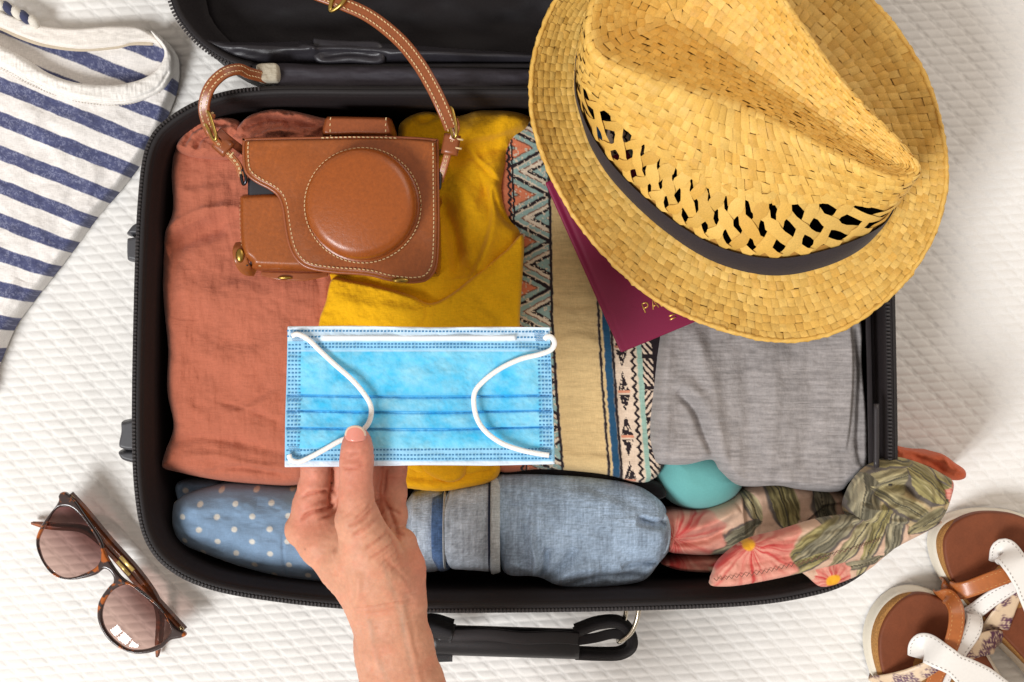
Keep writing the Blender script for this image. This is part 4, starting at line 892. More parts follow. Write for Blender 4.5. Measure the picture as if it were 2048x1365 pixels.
# ------------------------------------------------------------------ camera in a leather case
LE = lin(148, 78, 30)
camc = thing("camera_case", "tan leather camera case with round lens cover and shoulder strap, on folded clothes", "camera case")
Z = lambda p: zg(p, 3.5, 340, 190)
def lc(X, Y, d):
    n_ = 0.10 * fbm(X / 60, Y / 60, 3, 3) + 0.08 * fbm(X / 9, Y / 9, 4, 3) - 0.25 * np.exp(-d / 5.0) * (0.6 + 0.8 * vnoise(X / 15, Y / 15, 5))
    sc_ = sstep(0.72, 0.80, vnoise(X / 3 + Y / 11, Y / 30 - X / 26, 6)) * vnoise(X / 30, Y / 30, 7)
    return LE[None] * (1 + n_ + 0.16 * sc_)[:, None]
cloth("camera_body", [(500, 300), (860, 300), (868, 320), (866, 530), (840, 536), (520, 528), (500, 515), (494, 330)], 0.118, 0.116, 0.004, 8, M['plastic'], lin(40, 40, 46), rpx=3, parent=camc, z_low=0.09)
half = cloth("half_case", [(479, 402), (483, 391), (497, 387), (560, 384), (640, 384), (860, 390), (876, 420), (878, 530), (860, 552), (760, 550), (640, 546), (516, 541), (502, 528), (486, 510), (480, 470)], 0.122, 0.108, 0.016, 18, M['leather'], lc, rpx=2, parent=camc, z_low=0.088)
FZ = 0.128
flap_px = [(489, 283), (500, 280), (649, 277), (783, 276), (866, 281), (874, 289), (875, 361), (876, 447), (874, 513), (868, 541), (852, 559), (826, 564), (797, 562), (772, 558), (746, 551), (715, 547), (669, 544), (628, 538), (604, 528), (587, 508), (577, 481), (571, 447), (566, 413), (557, 391), (540, 377), (517, 365), (500, 353), (491, 339), (488, 313)]
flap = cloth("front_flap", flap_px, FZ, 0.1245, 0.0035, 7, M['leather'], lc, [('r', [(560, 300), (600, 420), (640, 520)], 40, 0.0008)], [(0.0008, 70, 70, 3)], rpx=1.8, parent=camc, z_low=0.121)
# flap edge rolled leather
fe = spline(flap_px, 8); sweep("edge_binding", P3(fe[:, 0], fe[:, 1], 0.1245), circ(0.0013, 6), M['strapleather'], lin(150, 82, 48), flap, closed=True)
def inset_px(poly, k):
    poly = np.asarray(poly, float); t_ = np.roll(poly, -1, 0) - np.roll(poly, 1, 0); t_ /= np.linalg.norm(t_, axis=1)[:, None]
    n_ = np.stack([t_[:, 1], -t_[:, 0]], -1)
    if (n_ * (poly - poly.mean(0))).sum() > 0: n_ = -n_
    return poly + n_ * k
fi = inset_px(fe, 8.5)
TH = lin(216, 188, 142)
nfe = len(fi); sel = list(range(int(nfe * 5 / 29), int(nfe * 29 / 29)))
fis = fi[sel]; stitches("stitching", P3(fis[:, 0], fis[:, 1], FZ + 0.0001), M['thread'], TH, flap)
# lens cover: a turned leather puck
def disc_rows(cx, cy, z, prof_, n_=96, sx=1.0, sy=1.0):
    a = np.linspace(0, 2 * np.pi, n_, endpoint=False); s_ = mpp(z); rows = []
    for r_, z_ in prof_: rows.append(np.stack([(cx - 1024) * s_ + r_ * sx * s_ * np.cos(a), (682.5 - cy) * s_ + r_ * sy * s_ * np.sin(a), np.full(n_, z_)], -1))
    return rows
prof_ = [(117, 0.1275), (116.5, 0.1295), (114.5, 0.1305), (112, 0.1302), (111, 0.131)] + [(111, 0.1345)] + [(111 - 26 * (1 - math.cos(t_)), 0.1425 + 0.0080 * math.sin(t_)) for t_ in np.linspace(0, math.pi / 2 - 0.12, 12)] + [(76, 0.1512), (60, 0.1520), (40, 0.1527), (20, 0.1531), (0.5, 0.1532)]
loft("lens_cover", disc_rows(721, 407, 0.145, prof_), M['leather'], lin(150, 76, 24), camc, flip=False)
a = np.linspace(0, 2 * np.pi, 200); cir = np.stack([721 + 117 * np.cos(a) * 1.01, 407 + 117 * np.sin(a)], -1)
s_ = mpp(0.145); stitches("cover_stitching", np.stack([(cir[:, 0] - 1024) * s_, (682.5 - cir[:, 1]) * s_, np.full(200, 0.1302)], -1), M['thread'], TH, camc)
# viewfinder hump
hump = cloth("viewfinder_hump", [(649, 278), (648, 244), (653, 236), (662, 233), (770, 235), (780, 238), (785, 246), (785, 278), (717, 279)], 0.118, 0.105, 0.016, 12, M['leather'], lin(140, 72, 34), rpx=1.8, parent=camc, z_low=0.09)
for x_ in (661, 772): stitches("stitching", P3(np.array([x_, x_ - 1, x_]), np.array([238, 256, 274]), 0.1208), M['thread'], TH, hump, lift=0.0002)
sm = np.array([(646, 276.5), (700, 275), (760, 276), (790, 277)]); stitches("stitching", P3(sm[:, 0], sm[:, 1], 0.1268), M['thread'], TH, hump, lift=0.0012)
# half-case seams
for pts in ([(484, 500), (481, 440), (482, 402), (490, 393), (510, 389), (548, 388)], [(520, 532), (560, 531), (600, 531)]):
    p_ = spline(pts, 8, False); q_ = np.full(len(p_), 0.1125 if pts[0][0] < 500 else 0.121); stitches("stitching", P3(p_[:, 0], p_[:, 1], q_ + (0.0030 if pts[0][0] < 500 else 0.0)), M['thread'], TH, half)
# side tab with press stud, lower tab with stud
tb_, e = strap("side_tab", [(508, 545, 0.104), (492, 538, 0.112), (482, 520, 0.118), (478, 500, 0.117), (480, 488, 0.110)], [0.006, 0.009, 0.010, 0.009, 0.007], M['strapleather'], lin(150, 84, 40), camc)
def stud(cx, cy, z, r_px, sx, sy, parent):
    pr_ = [(r_px * 1.05, z - 0.002), (r_px, z)] + [(r_px * math.cos(t_), z + 0.0022 * math.sin(t_)) for t_ in np.linspace(0.2, math.pi / 2 - 0.02, 6)]
    loft("press_stud", disc_rows(cx, cy, z, pr_, 28, sx, sy), M['brass'], lin(168, 138, 70), parent)
stud(480, 511, 0.1205, 13, 0.66, 1.1, tb_)
lt_, e = strap("lower_tab", [(524, 548, 0.110), (560, 553, 0.114), (610, 554, 0.114), (655, 549, 0.110)], [0.003, 0.006, 0.006, 0.003], M['strapleather'], lin(146, 78, 42), camc)
stud(570, 556, 0.1165, 15, 1.0, 0.28, lt_)
stud(801, 561, 0.1278, 15, 1.1, 0.42, flap)
# strap: left run, right run, keepers, buckles
def strap_run(name, pts, w_, col_, mat=M['strapleather'], par=camc, st=True):
    o_, e_ = strap(name, pts, w_, mat, col_, par, 0.0028)
    if st:
        for p_ in e_: stitches("strap_stitching", p_, M['thread'], TH, o_, lift=0.0003)
    return o_
SB = lin(142, 78, 42)
strap_run("shoulder_strap", [(424, 268, 0.134), (414, 244, 0.140), (409, 212, 0.146), (420, 176, 0.150), (446, 149, 0.149), (476, 140, 0.140), (500, 148, 0.128), (530, 156, 0.114)], 0.0082, SB)
ls = strap_run("strap_end", [(484, 352, 0.118), (476, 330, 0.122), (455, 306, 0.126), (434, 284, 0.132), (420, 262, 0.138), (414, 244, 0.137), (424, 232, 0.132)], 0.0052, lin(164, 94, 52))
strap_run("strap_return", [(500, 312, 0.110), (478, 296, 0.118), (452, 276, 0.130), (436, 262, 0.134)], 0.006, lin(122, 64, 40), st=False)
rs_ = strap_run("shoulder_strap", [(560, -60, 0.128), (610, -22, 0.130), (680, 6, 0.132), (740, 34, 0.136), (796, 78, 0.142), (836, 126, 0.148), (866, 176, 0.150), (888, 222, 0.148), (902, 256, 0.142)], 0.0098, SB)
strap_run("strap_end", [(880, 362, 0.118), (888, 336, 0.122), (896, 308, 0.128), (904, 282, 0.135), (912, 256, 0.139), (908, 238, 0.141)], 0.0056, lin(160, 92, 52))
def keeper(cx, cy, ang, z, w_, h_):
    a_ = math.radians(ang); dx, dy = math.cos(a_), math.sin(a_)
    pts = [(cx - dx * h_ / 2, cy - dy * h_ / 2), (cx + dx * h_ / 2, cy + dy * h_ / 2)]
    p_ = np.array([(pts[0][0] * (1 - t_) + pts[1][0] * t_, pts[0][1] * (1 - t_) + pts[1][1] * t_) for t_ in np.linspace(0, 1, 6)])
    o_ = sweep("strap_keeper", P3(p_[:, 0], p_[:, 1], z), flat(w_, w_ * 0.62, 7), M['strapleather'], lin(138, 74, 38), camc)
    for k_ in (-0.2, 0.25):
        c_ = (cx + dx * h_ * k_ - dy * -17, cy + dy * h_ * k_ + dx * 17) 
        sweep("keeper_thread", P3(np.array([c_[0] - 9 * -dy * 0.7, c_[0] + 9 * -dy * 0.7]), np.array([c_[1] - 9 * dx * 0.7, c_[1] + 9 * dx * 0.7]), z + 0.003), circ(0.0007, 6), M['thread'], TH, o_)
keeper(446, 292, 42, 0.129, 0.0125, 30)
keeper(902, 290, 100, 0.1345, 0.0125, 40)
def buckle(pts, z, r_=0.0011):
    p_ = spline([(x, y, z + dz) for x, y, dz in pts], 8, True)
    sweep("buckle", P3(p_[:, 0], p_[:, 1], p_[:, 2]), circ(r_, 8), M['brass'], lin(186, 156, 84), camc, closed=True)
buckle([(404, 232, 0), (412, 222, 0.004), (420, 232, 0.006), (432, 272, 0.006), (428, 280, 0.004), (418, 262, 0.0)], 0.142)
buckle([(896, 220, 0.002), (904, 218, 0.005), (912, 250, 0.006), (912, 272, 0.005), (906, 274, 0.002), (900, 250, 0)], 0.144)
buckle([(662, 22, 0.0), (682, 10, 0.004), (692, -10, 0.004), (676, -14, 0), (664, 2, 0)], 0.135, 0.0016)
for pts in ([(482, 346, 0.0), (488, 340, 0.002), (492, 362, 0.002), (486, 368, 0)], [(874, 352, 0), (880, 348, 0.002), (880, 374, 0.002), (875, 376, 0)]):
    p_ = spline([(x, y, 0.121 + dz) for x, y, dz in pts], 8, True)
    sweep("lug_clip", P3(p_[:, 0], p_[:, 1], p_[:, 2]), circ(0.0012, 8), M['steel'], lin(70, 70, 76), camc, closed=True)

# ------------------------------------------------------------------ straw hat
hat = thing("straw_hat", "woven golden straw fedora with pinched crown and black ribbon band", "hat")
def ring_by_angle(pts, cen, n_=360):
    p_ = resample(spline(pts, 12), n=2000, closed=True)
    ang = np.arctan2(p_[:, 1] - cen[1], p_[:, 0] - cen[0]); o_ = np.argsort(ang)
    th = np.linspace(-np.pi, np.pi, n_, endpoint=False)
    rad = np.hypot(p_[:, 0] - cen[0], p_[:, 1] - cen[1])[o_]
    rr = np.interp(th, ang[o_], rad, period=2 * np.pi)
    return np.stack([cen[0] + rr * np.cos(th), cen[1] + rr * np.sin(th)], -1)
NU = 360
brim_o = ring_by_angle([(1062, 200), (1067, 120), (1088, 50), (1120, -10), (1190, -85), (1300, -150), (1450, -170), (1600, -110), (1735, -5), (1820, 100), (1870, 210), (1892, 330), (1880, 430), (1840, 520), (1770, 600), (1680, 660), (1570, 682), (1450, 660), (1330, 610), (1240, 540), (1160, 450), (1105, 355), (1074, 275)], (1480, 240), NU)
ring_ = ring_by_angle([(1157, 170), (1168, 232), (1192, 300), (1242, 372), (1330, 455), (1430, 518), (1540, 545), (1640, 530), (1725, 488), (1776, 420), (1778, 350), (1716, 232), (1630, 130), (1530, 30), (1420, -40), (1320, -66), (1225, -20), (1170, 70)], (1480, 240), NU)
ridge = ring_by_angle([(1838, 330), (1828, 352), (1780, 356), (1673, 312), (1550, 248), (1427, 199), (1304, 156), (1205, 112), (1182, 60), (1195, -20), (1250, -90), (1340, -130), (1440, -118), (1530, -50), (1600, 48), (1660, 132), (1730, 212), (1800, 280)], (1470, 110), NU)
th = np.linspace(-np.pi, np.pi, NU, endpoint=False)
lift = 0.010 * np.clip(-np.cos(th - 0.2), 0, 1) ** 2           # brim turned up on the left
HZ = 0.126
z_ring = np.full(NU, HZ)
z_out = HZ + 0.004 + lift * 1.2 + 0.003 * np.sin(3 * th + 1)
RING3 = P3(ring_[:, 0], ring_[:, 1], z_ring); OUT3 = P3(brim_o[:, 0], brim_o[:, 1], z_out)
zr = 0.212 + 0.010 * np.clip(-np.cos(th), 0, 1) - 0.006 * np.clip(np.cos(th - 0.5), 0, 1)
RID3 = P3(ridge[:, 0], ridge[:, 1], zr)
ma, mb_ = np.array([1350., 40.]), np.array([1783., 327.])
tm = np.clip(((ridge - ma) @ (mb_ - ma)) / ((mb_ - ma) @ (mb_ - ma)), 0, 1)
med = ma + tm[:, None] * (mb_ - ma)
zm = 0.172 + 0.024 * tm ** 1.4
MED3 = P3(med[:, 0], med[:, 1], zm)
def crn(f): # inner dent stations
    p_ = ridge * (1 - f) + med * f
    return p_
I1 = P3(*crn(0.30).T, zr * 0.52 + zm * 0.48); I2 = P3(*crn(0.68).T, zr * 0.12 + zm * 0.88)
b1 = ring_ * 0.88 + ridge * 0.12; b2 = ring_ * 0.55 + ridge * 0.45; b3 = ring_ * 0.16 + ridge * 0.84
outn = ring_ - np.array([1480, 240]); outn /= np.linalg.norm(outn, axis=1)[:, None]; outn = outn * sstep(-0.2, 0.5, outn[:, 1] - outn[:, 0] * 0.6)[:, None]
S1 = P3(*(b1 + outn * 3).T, HZ + 0.022); S2 = P3(*(b2 + outn * 14).T, HZ * 0.42 + zr * 0.58); S3 = P3(*(b3 + outn * 8).T, HZ * 0.08 + zr * 0.92)
ST = np.stack([RING3, S1, S2, S3, RID3 + [0, 0, 0.0006], I1, I2, MED3], 0)
def crown_grid(nper=10):
    nS = len(ST); rows = []
    for i in range(nS - 1):
        a_ = ST[max(i - 1, 0)]; b_ = ST[i]; c_ = ST[i + 1]; d_ = ST[min(i + 2, nS - 1)]
        for t_ in np.linspace(0, 1, nper, endpoint=False):
            rows.append(0.5 * (2 * b_ + (c_ - a_) * t_ + (2 * a_ - 5 * b_ + 4 * c_ - d_) * t_ ** 2 + (3 * b_ - a_ - 3 * c_ + d_) * t_ ** 3))
    rows.append(ST[-1]); return np.array(rows)
CG = crown_grid(10)            # rows 0..70
for _k in range(24): CG[1:-1] = 0.25 * CG[:-2] + 0.5 * CG[1:-1] + 0.25 * CG[2:]
BG = np.array([RING3 * (1 - t_) + OUT3 * t_ + np.c_[np.zeros((NU, 2)), (-0.004 * np.sin(np.pi * t_)) * np.ones(NU)] for t_ in np.linspace(0, 1, 24)])
class Surf:
    def __init__(s, G_):
        s.G = np.concatenate([G_, G_[:, :1]], 1); s.nv, s.nu = G_.shape[0] - 1, G_.shape[1]
    def at(s, u, v):
        u = (np.asarray(u) % 1.0) * s.nu; v = np.clip(np.asarray(v), 0, 1) * s.nv
        iu = np.clip(np.floor(u).astype(int), 0, s.nu - 1); iv = np.clip(np.floor(v).astype(int), 0, s.nv - 1)
        fu = (u - iu)[..., None]; fv = (v - iv)[..., None]
        return (s.G[iv, iu] * (1 - fu) + s.G[iv, iu + 1] * fu) * (1 - fv) + (s.G[iv + 1, iu] * (1 - fu) + s.G[iv + 1, iu + 1] * fu) * fv
    def nrm(s, u, v, sign):
        du = s.at(u + 0.004, v) - s.at(u - 0.004, v); dv = s.at(u, np.clip(v + 0.015, 0, 1)) - s.at(u, np.clip(v - 0.015, 0, 1))
        n_ = np.cross(du, dv); n_ /= np.linalg.norm(n_, axis=-1)[..., None] + 1e-12
        return n_ * sign
SC, SBm = Surf(CG), Surf(BG)
STRAW = [lin(224, 180, 92), lin(220, 174, 84), lin(227, 185, 98), lin(215, 167, 78), lin(222, 177, 88)]
def weave(name, S, v0, v1, pitch, sign, parent, seed, tone=1.0):
    """interlaced raffia: one short arched strand face per crossing, rows following the hat's form"""
    r_ = np.random.default_rng(seed)
    Vs, Qs, Cs = [], [], []; off = 0
    vv = np.linspace(v0, v1, 200); uu = np.linspace(0, 1, 60, endpoint=False)
    L = S.at(uu[None, :], vv[:, None]); arc = np.r_[0, np.cumsum(np.median(np.linalg.norm(np.diff(L, axis=0), axis=2), axis=1))]
    nrow = max(1, int(round(arc[-1] / pitch))); ed = np.interp(np.linspace(0, arc[-1], nrow + 1), arc, vv)
    na, nb_ = 5, 4
    ga = np.linspace(-1, 1, na); gb = np.linspace(-1, 1, nb_)
    A, B = np.meshgrid(ga, gb, indexing='ij')
    arch = 0.00048 * (1 - 1.7 * A ** 4) - 0.00016 * B ** 4
    lq = np.arange(na * nb_).reshape(na, nb_)
    lq = np.stack([lq[:-1, :-1], lq[1:, :-1], lq[1:, 1:], lq[:-1, 1:]], -1).reshape(-1, 4)
    phase = 0.0
    for j in range(nrow):
        vc = 0.5 * (ed[j] + ed[j + 1]); hv = 0.5 * (ed[j + 1] - ed[j])
        circle = S.at(np.linspace(0, 1, 200), np.full(200, vc)); clen = np.linalg.norm(np.diff(circle, axis=0), axis=1)
        cum = np.r_[0, np.cumsum(clen)] ; ncell = max(6, int(round(cum[-1] / pitch / 2)) * 2)
        ue = np.interp((np.arange(ncell + 1) + 0.0) / ncell * cum[-1], cum, np.linspace(0, 1, 200))
        for i in range(ncell):
            uc = 0.5 * (ue[i] + ue[i + 1]); hu = 0.5 * (ue[i + 1] - ue[i])
            along_u = (i + j) % 2 == 0
            wj = r_.uniform(0.93, 1.06); lj = r_.uniform(1.22, 1.42); rot_ = r_.normal(0, 0.09)
            a_, b_ = A * lj, B * wj * (1 - 0.10 * A ** 2)
            x_, y_ = (a_, b_) if along_u else (b_, a_)
            xr = x_ + rot_ * y_ + r_.normal(0, 0.05); yr = y_ - rot_ * x_ + r_.normal(0, 0.05)
            u_ = uc + xr * hu; v_ = np.clip(vc + yr * hv, 0, 1)
            P_ = S.at(u_, v_); N_ = S.nrm(u_, v_, sign)
            P_ = P_ + N_ * (arch + 0.0010 + 0.00012 * r_.normal() + 0.00022 * r_.normal() * B)[..., None]
            Vs.append(P_.reshape(-1, 3)); Qs.append(lq + off); off += na * nb_
            c_ = STRAW[r_.integers(0, 5)] * r_.uniform(0.94, 1.06) * tone
            Cs.append(np.tile(c_, (na * nb_, 1)) * (1 + 0.05 * r_.normal(0, 1, nb_))[None, :].repeat(na, 0).reshape(-1, 1))
    return tag(mesh_obj(name, np.vstack(Vs), [np.vstack(Qs)], M['straw'], np.vstack(Cs), parent), kind="stuff")
# rows of the crown: 0..10 ring to band top, 10..20.. side, 40 ridge, 70 middle of dent
vrow = lambda r_: r_ / 70.0
OPEN0, OPEN1 = 10.0, 21.5
sgn = 1.0
tn = SC.nrm(np.array([0.5]), np.array([0.5]), 1.0)
# outward sign: compare with direction away from the crown axis on the side wall
pc = SC.at(np.array([0.75]), np.array([0.2])); nn = SC.nrm(np.array([0.75]), np.array([0.2]), 1.0); axis_pt = CG[0].mean(0)
sgn = 1.0 if ((pc - axis_pt)[0, :2] @ nn[0, :2]) > 0 else -1.0
bn = SBm.nrm(np.array([0.3]), np.array([0.5]), 1.0); sgb = 1.0 if bn[0, 2] > 0 else -1.0
base_c = lin(186, 136, 64)
crown = loft("crown", CG[22:], M['straw'], base_c, hat, flip=(sgn > 0))
loft("crown_foot", CG[:11], M['straw'], base_c, hat, flip=(sgn > 0))
brim = loft("brim", BG, M['straw'], base_c, hat, flip=(sgb > 0))
weave("crown_weave", SC, vrow(20.6), 1.0, 0.0058, sgn, crown, 3, 1.03)
weave("brim_weave", SBm, 0.0, 1.0, 0.0059, sgb, brim, 4, 0.94)
# open-work lattice: crossing strands that leave holes
def lattice(name, seed):
    r_ = np.random.default_rng(seed); Vs, Qs, Cs = [], [], []; off = 0
    ns = 34; nA, nB = 15, 4
    span = 1.9 / ns
    for fam in (1, -1):
        for k in range(ns):
            t_ = np.linspace(0, 1, nA); vv_ = vrow(OPEN0 - 1.2 + (OPEN1 + 2.2 - OPEN0) * t_)
            uc = k / ns + fam * span * (t_ - 0.5) + r_.normal(0, 0.0014)
            bb = np.linspace(-1, 1, nB)
            w_ = 0.0040 * r_.uniform(0.85, 1.15)
            P_ = SC.at(uc, vv_); N_ = SC.nrm(uc, vv_, sgn)
            tg_ = np.gradient(P_, axis=0); tg_ /= np.linalg.norm(tg_, axis=1)[:, None]
            sd_ = np.cross(N_, tg_)
            wav = 0.0008 * np.cos(t_ * np.pi * 4 + (0 if fam > 0 else np.pi)) + 0.0010
            wid = w_ * (1 + 0.22 * np.cos(t_ * np.pi * 7.6 + (0.3 if fam > 0 else 0.9)) + 0.10 * r_.normal(0, 1, nA))
            Q_ = P_[:, None] + sd_[:, None] * (bb[None, :, None] * wid[:, None, None]) + N_[:, None] * (wav[:, None, None] - 0.0004 * (bb ** 2)[None, :, None])
            I_ = np.arange(nA * nB).reshape(nA, nB)
            Qs.append(np.stack([I_[:-1, :-1], I_[1:, :-1], I_[1:, 1:], I_[:-1, 1:]], -1).reshape(-1, 4) + off); off += nA * nB
            Vs.append(Q_.reshape(-1, 3)); Cs.append(np.tile(STRAW[r_.integers(0, 5)] * r_.uniform(0.9, 1.08), (nA * nB, 1)))
    return tag(mesh_obj(name, np.vstack(Vs), [np.vstack(Qs)], M['straw'], np.vstack(Cs), hat), kind="stuff")
lattice("openwork_band", 9)
# brim edge braid
eo = OUT3 + [0, 0, 0.0006]
V_, q_, t_ = sweep_geo(eo, circ(0.0018, 7), closed=True)
nr_ = np.random.default_rng(5); V_ = V_ + nr_.normal(0, 0.00035, V_.shape)
mesh_obj("edge_braid", V_, [q_], M['straw'], np.repeat(np.array([STRAW[i] for i in nr_.integers(0, 5, NU)]), 7, 0), brim)
# ribbon band
bandrows = []
for r_ in np.linspace(0, 9.0, 9):
    u_ = np.arange(NU) / NU; v_ = np.full(NU, vrow(r_))
    bandrows.append(SC.at(u_, v_) + SC.nrm(u_, np.maximum(v_, 0.02), sgn) * (0.0026 + 0.0006 * math.sin(r_ / 9.0 * math.pi)))
loft("ribbon_band", bandrows, M['ribbon'], lin(48, 42, 46), hat, flip=(sgn > 0))

# ------------------------------------------------------------------ face mask
MZ = 0.216
fm = thing("face_mask", "light blue pleated surgical face mask with white ear loops, held over the clothes", "face mask")
mk = [(575, 653), (840, 655), (1100, 655), (1105, 790), (1110, 929), (840, 932), (569, 935), (571, 790)]
def mask_col(X, Y, d):
    n_ = fbm(X / 46, Y / 30, 201, 3); n2_ = fbm(X / 14, Y / 12, 202, 2)
    c = mix(np.tile(lin(66, 186, 232), (len(X), 1)), lin(150, 214, 236), np.clip(0.46 + 0.55 * n_ + 0.22 * n2_ + 0.10 * fbm(X / 3, Y / 3, 205, 2), 0, 1))
    edge = np.maximum(1 - sstep(20, 34, X - (572 - (Y - 653) * 0.02)), 1 - sstep(18, 30, (1102 + (Y - 655) * 0.03) - X))
    edge = np.maximum(edge, np.maximum(1 - sstep(698, 706, Y), sstep(894, 900, Y)))
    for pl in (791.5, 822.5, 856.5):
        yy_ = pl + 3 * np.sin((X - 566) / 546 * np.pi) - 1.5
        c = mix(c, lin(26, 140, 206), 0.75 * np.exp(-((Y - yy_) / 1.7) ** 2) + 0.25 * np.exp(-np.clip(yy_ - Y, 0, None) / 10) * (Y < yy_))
    c = mix(c, lin(152, 202, 234), 0.75 * edge)
    c = mix(c, lin(186, 212, 234), sstep(0.2, 0.9, 1 - np.abs(Y - 702) / 3.5) * 0.6)
    c = mix(c, lin(226, 236, 244), np.maximum(1 - sstep(657, 660, Y), (1 - sstep(681, 684, Y)) * sstep(669, 672, Y) * sstep(640, 646, X) * (1 - sstep(1028, 1034, X))))
    c = mix(c, lin(216, 230, 244), (1 - sstep(681, 684, Y)) * 0.65)
    c = mix(c, lin(222, 232, 244), sstep(921, 924, Y) * 0.9)
    return c
pan = cloth("mask_panel", rounded([(575, 653), (710, 652), (860, 655), (1000, 654), (1100, 655), (1103, 740), (1107, 830), (1110, 929), (980, 932), (840, 931), (700, 934), (569, 935), (570, 840), (573, 750)], 2), MZ, MZ - 0.0006, 0.0012, 4, M['nonwoven'], mask_col,
            [('s', [(566, 790), (840, 794), (1112, 790)], 1.3, -0.0026, 16, 1), ('s', [(566, 821), (840, 825), (1112, 820)], 1.3, -0.0026, 16, 1), ('s', [(566, 855), (840, 859), (1112, 853)], 1.3, -0.0026, 18, 1),
             ('r', [(566, 791), (840, 795), (1112, 791)], 1.8, -0.0012, 1, 1), ('r', [(566, 822), (840, 826), (1112, 821)], 1.8, -0.0012, 1, 1), ('r', [(566, 856), (840, 860), (1112, 854)], 1.8, -0.0012, 1, 1), ('r', [(600, 674), (840, 676), (1080, 675)], 6, 0.0012), ('r', [(600, 704), (840, 702), (1080, 703)], 3, -0.0004), ('r', [(570, 922), (840, 921), (1110, 916)], 3, -0.0004)],
            [(0.0030, 110, 70, 203), (0.0009, 30, 22, 204), (0.0003, 7, 7, 206)], rpx=1.4, parent=fm, z_low=MZ - 0.0016, sharp=True)
cloth("nose_strip", [(646, 671), (840, 672), (1030, 671), (1032, 681), (840, 682), (645, 681)], MZ, MZ + 0.0016, 0.0009, 4, M['nonwoven'], lin(226, 234, 242), rpx=1.6, parent=fm, z_low=MZ + 0.0004, sharp=True)
# heat-sealed dimples
dc = []
def drow(x0, x1, y0, y1, p_=6.9):
    for x in np.arange(x0, x1, p_): dc.append((x, y0 + (y1 - y0) * (x - x0) / (x1 - x0)))
drow(577, 1099, 662, 664); drow(577, 645, 673, 674); drow(1036, 1072, 675, 675); drow(612, 1078, 688, 689); drow(612, 1078, 694.5, 695.5); drow(575, 1104, 901, 898); drow(575, 1106, 911, 909); drow(575, 1104, 919, 917)
for y in np.arange(690, 898, 8.0):
    for k in range(4):
        dc.append((579 - (y - 690) * 0.012 + k * 7.0, y)); dc.append((1077 + (y - 690) * 0.022 + k * 7.0, y))
dc = np.array(dc)
# sample the panel's own height under each dimple
me = pan.data; co = np.zeros(len(me.vertices) * 3); me.vertices.foreach_get("co", co); co = co.reshape(-1, 3)
def panel_z(P_):
    out_ = np.zeros(len(P_))
    for i_, p_ in enumerate(P_): 
        dd = (co[:, 0] - p_[0]) ** 2 + (co[:, 1] - p_[1]) ** 2 + (co[:, 2] < MZ - 0.001) * 1e-5
        out_[i_] = co[np.argsort(dd)[:4], 2].max()
    return out_
w3 = P3(dc[:, 0], dc[:, 1], MZ); w3[:, 2] = panel_z(w3) + 0.00008
tag(boxes("sealed_dimples", w3, (1, 0, 0), (0, 1, 0), (0, 0, 1), 0.00145, 0.00105, 0.0003, M['nonwoven'], lin(70, 128, 172), fm, 0.9), kind="stuff")
for (cx, cy) in ((594, 672), (1080, 672), (590, 904), (1092, 906)):
    xs_ = []
    for i_ in range(-3, 4):
        for j_ in range(-3, 4): xs_.append((cx + i_ * 3.2 + j_ * 0.8, cy + j_ * 3.4))
    xs_ = np.array(xs_); w3 = P3(xs_[:, 0], xs_[:, 1], MZ); w3[:, 2] = panel_z(w3) + 0.0001
    tag(boxes("weld_patch", w3, (0.9, 0.43, 0), (-0.43, 0.9, 0), (0, 0, 1), 0.0008, 0.0005, 0.0003, M['nonwoven'], lin(64, 134, 180) if cx > 1000 and cy < 700 else lin(110, 150, 182), fm, 0.9), kind="stuff")
EL = lin(244, 242, 238)
def ear(pts):
    p_ = spline(pts, 10, False); sweep("ear_loop", P3(p_[:, 0], p_[:, 1], p_[:, 2] + MZ + 0.0012), circ(0.0017, 10, 0.0012), M['elastic'], EL, fm)
ear([(584, 672, 0.002), (596, 669, 0.003), (616, 679, 0.0035), (640, 702, 0.0035), (668, 728, 0.0035), (700, 756, 0.0035), (722, 780, 0.0035), (740, 808, 0.0035), (742, 832, 0.0035), (732, 854, 0.0035), (708, 872, 0.0035), (680, 882, 0.0035), (648, 900, 0.0032), (620, 915, 0.003), (598, 924, 0.003), (582, 920, 0.003), (578, 910, 0.0022)])
ear([(1089, 679, 0.002), (1094, 674, 0.003), (1103, 675, 0.003), (1109, 687, 0.0035), (1102, 700, 0.0035), (1080, 709, 0.0035), (1040, 719, 0.0035), (1000, 738, 0.0035), (968, 762, 0.0035), (950, 784, 0.0035), (948, 812, 0.0035), (956, 842, 0.0035), (974, 866, 0.0035), (1004, 887, 0.0035), (1040, 900, 0.0035), (1072, 907, 0.003), (1098, 911, 0.0024)])

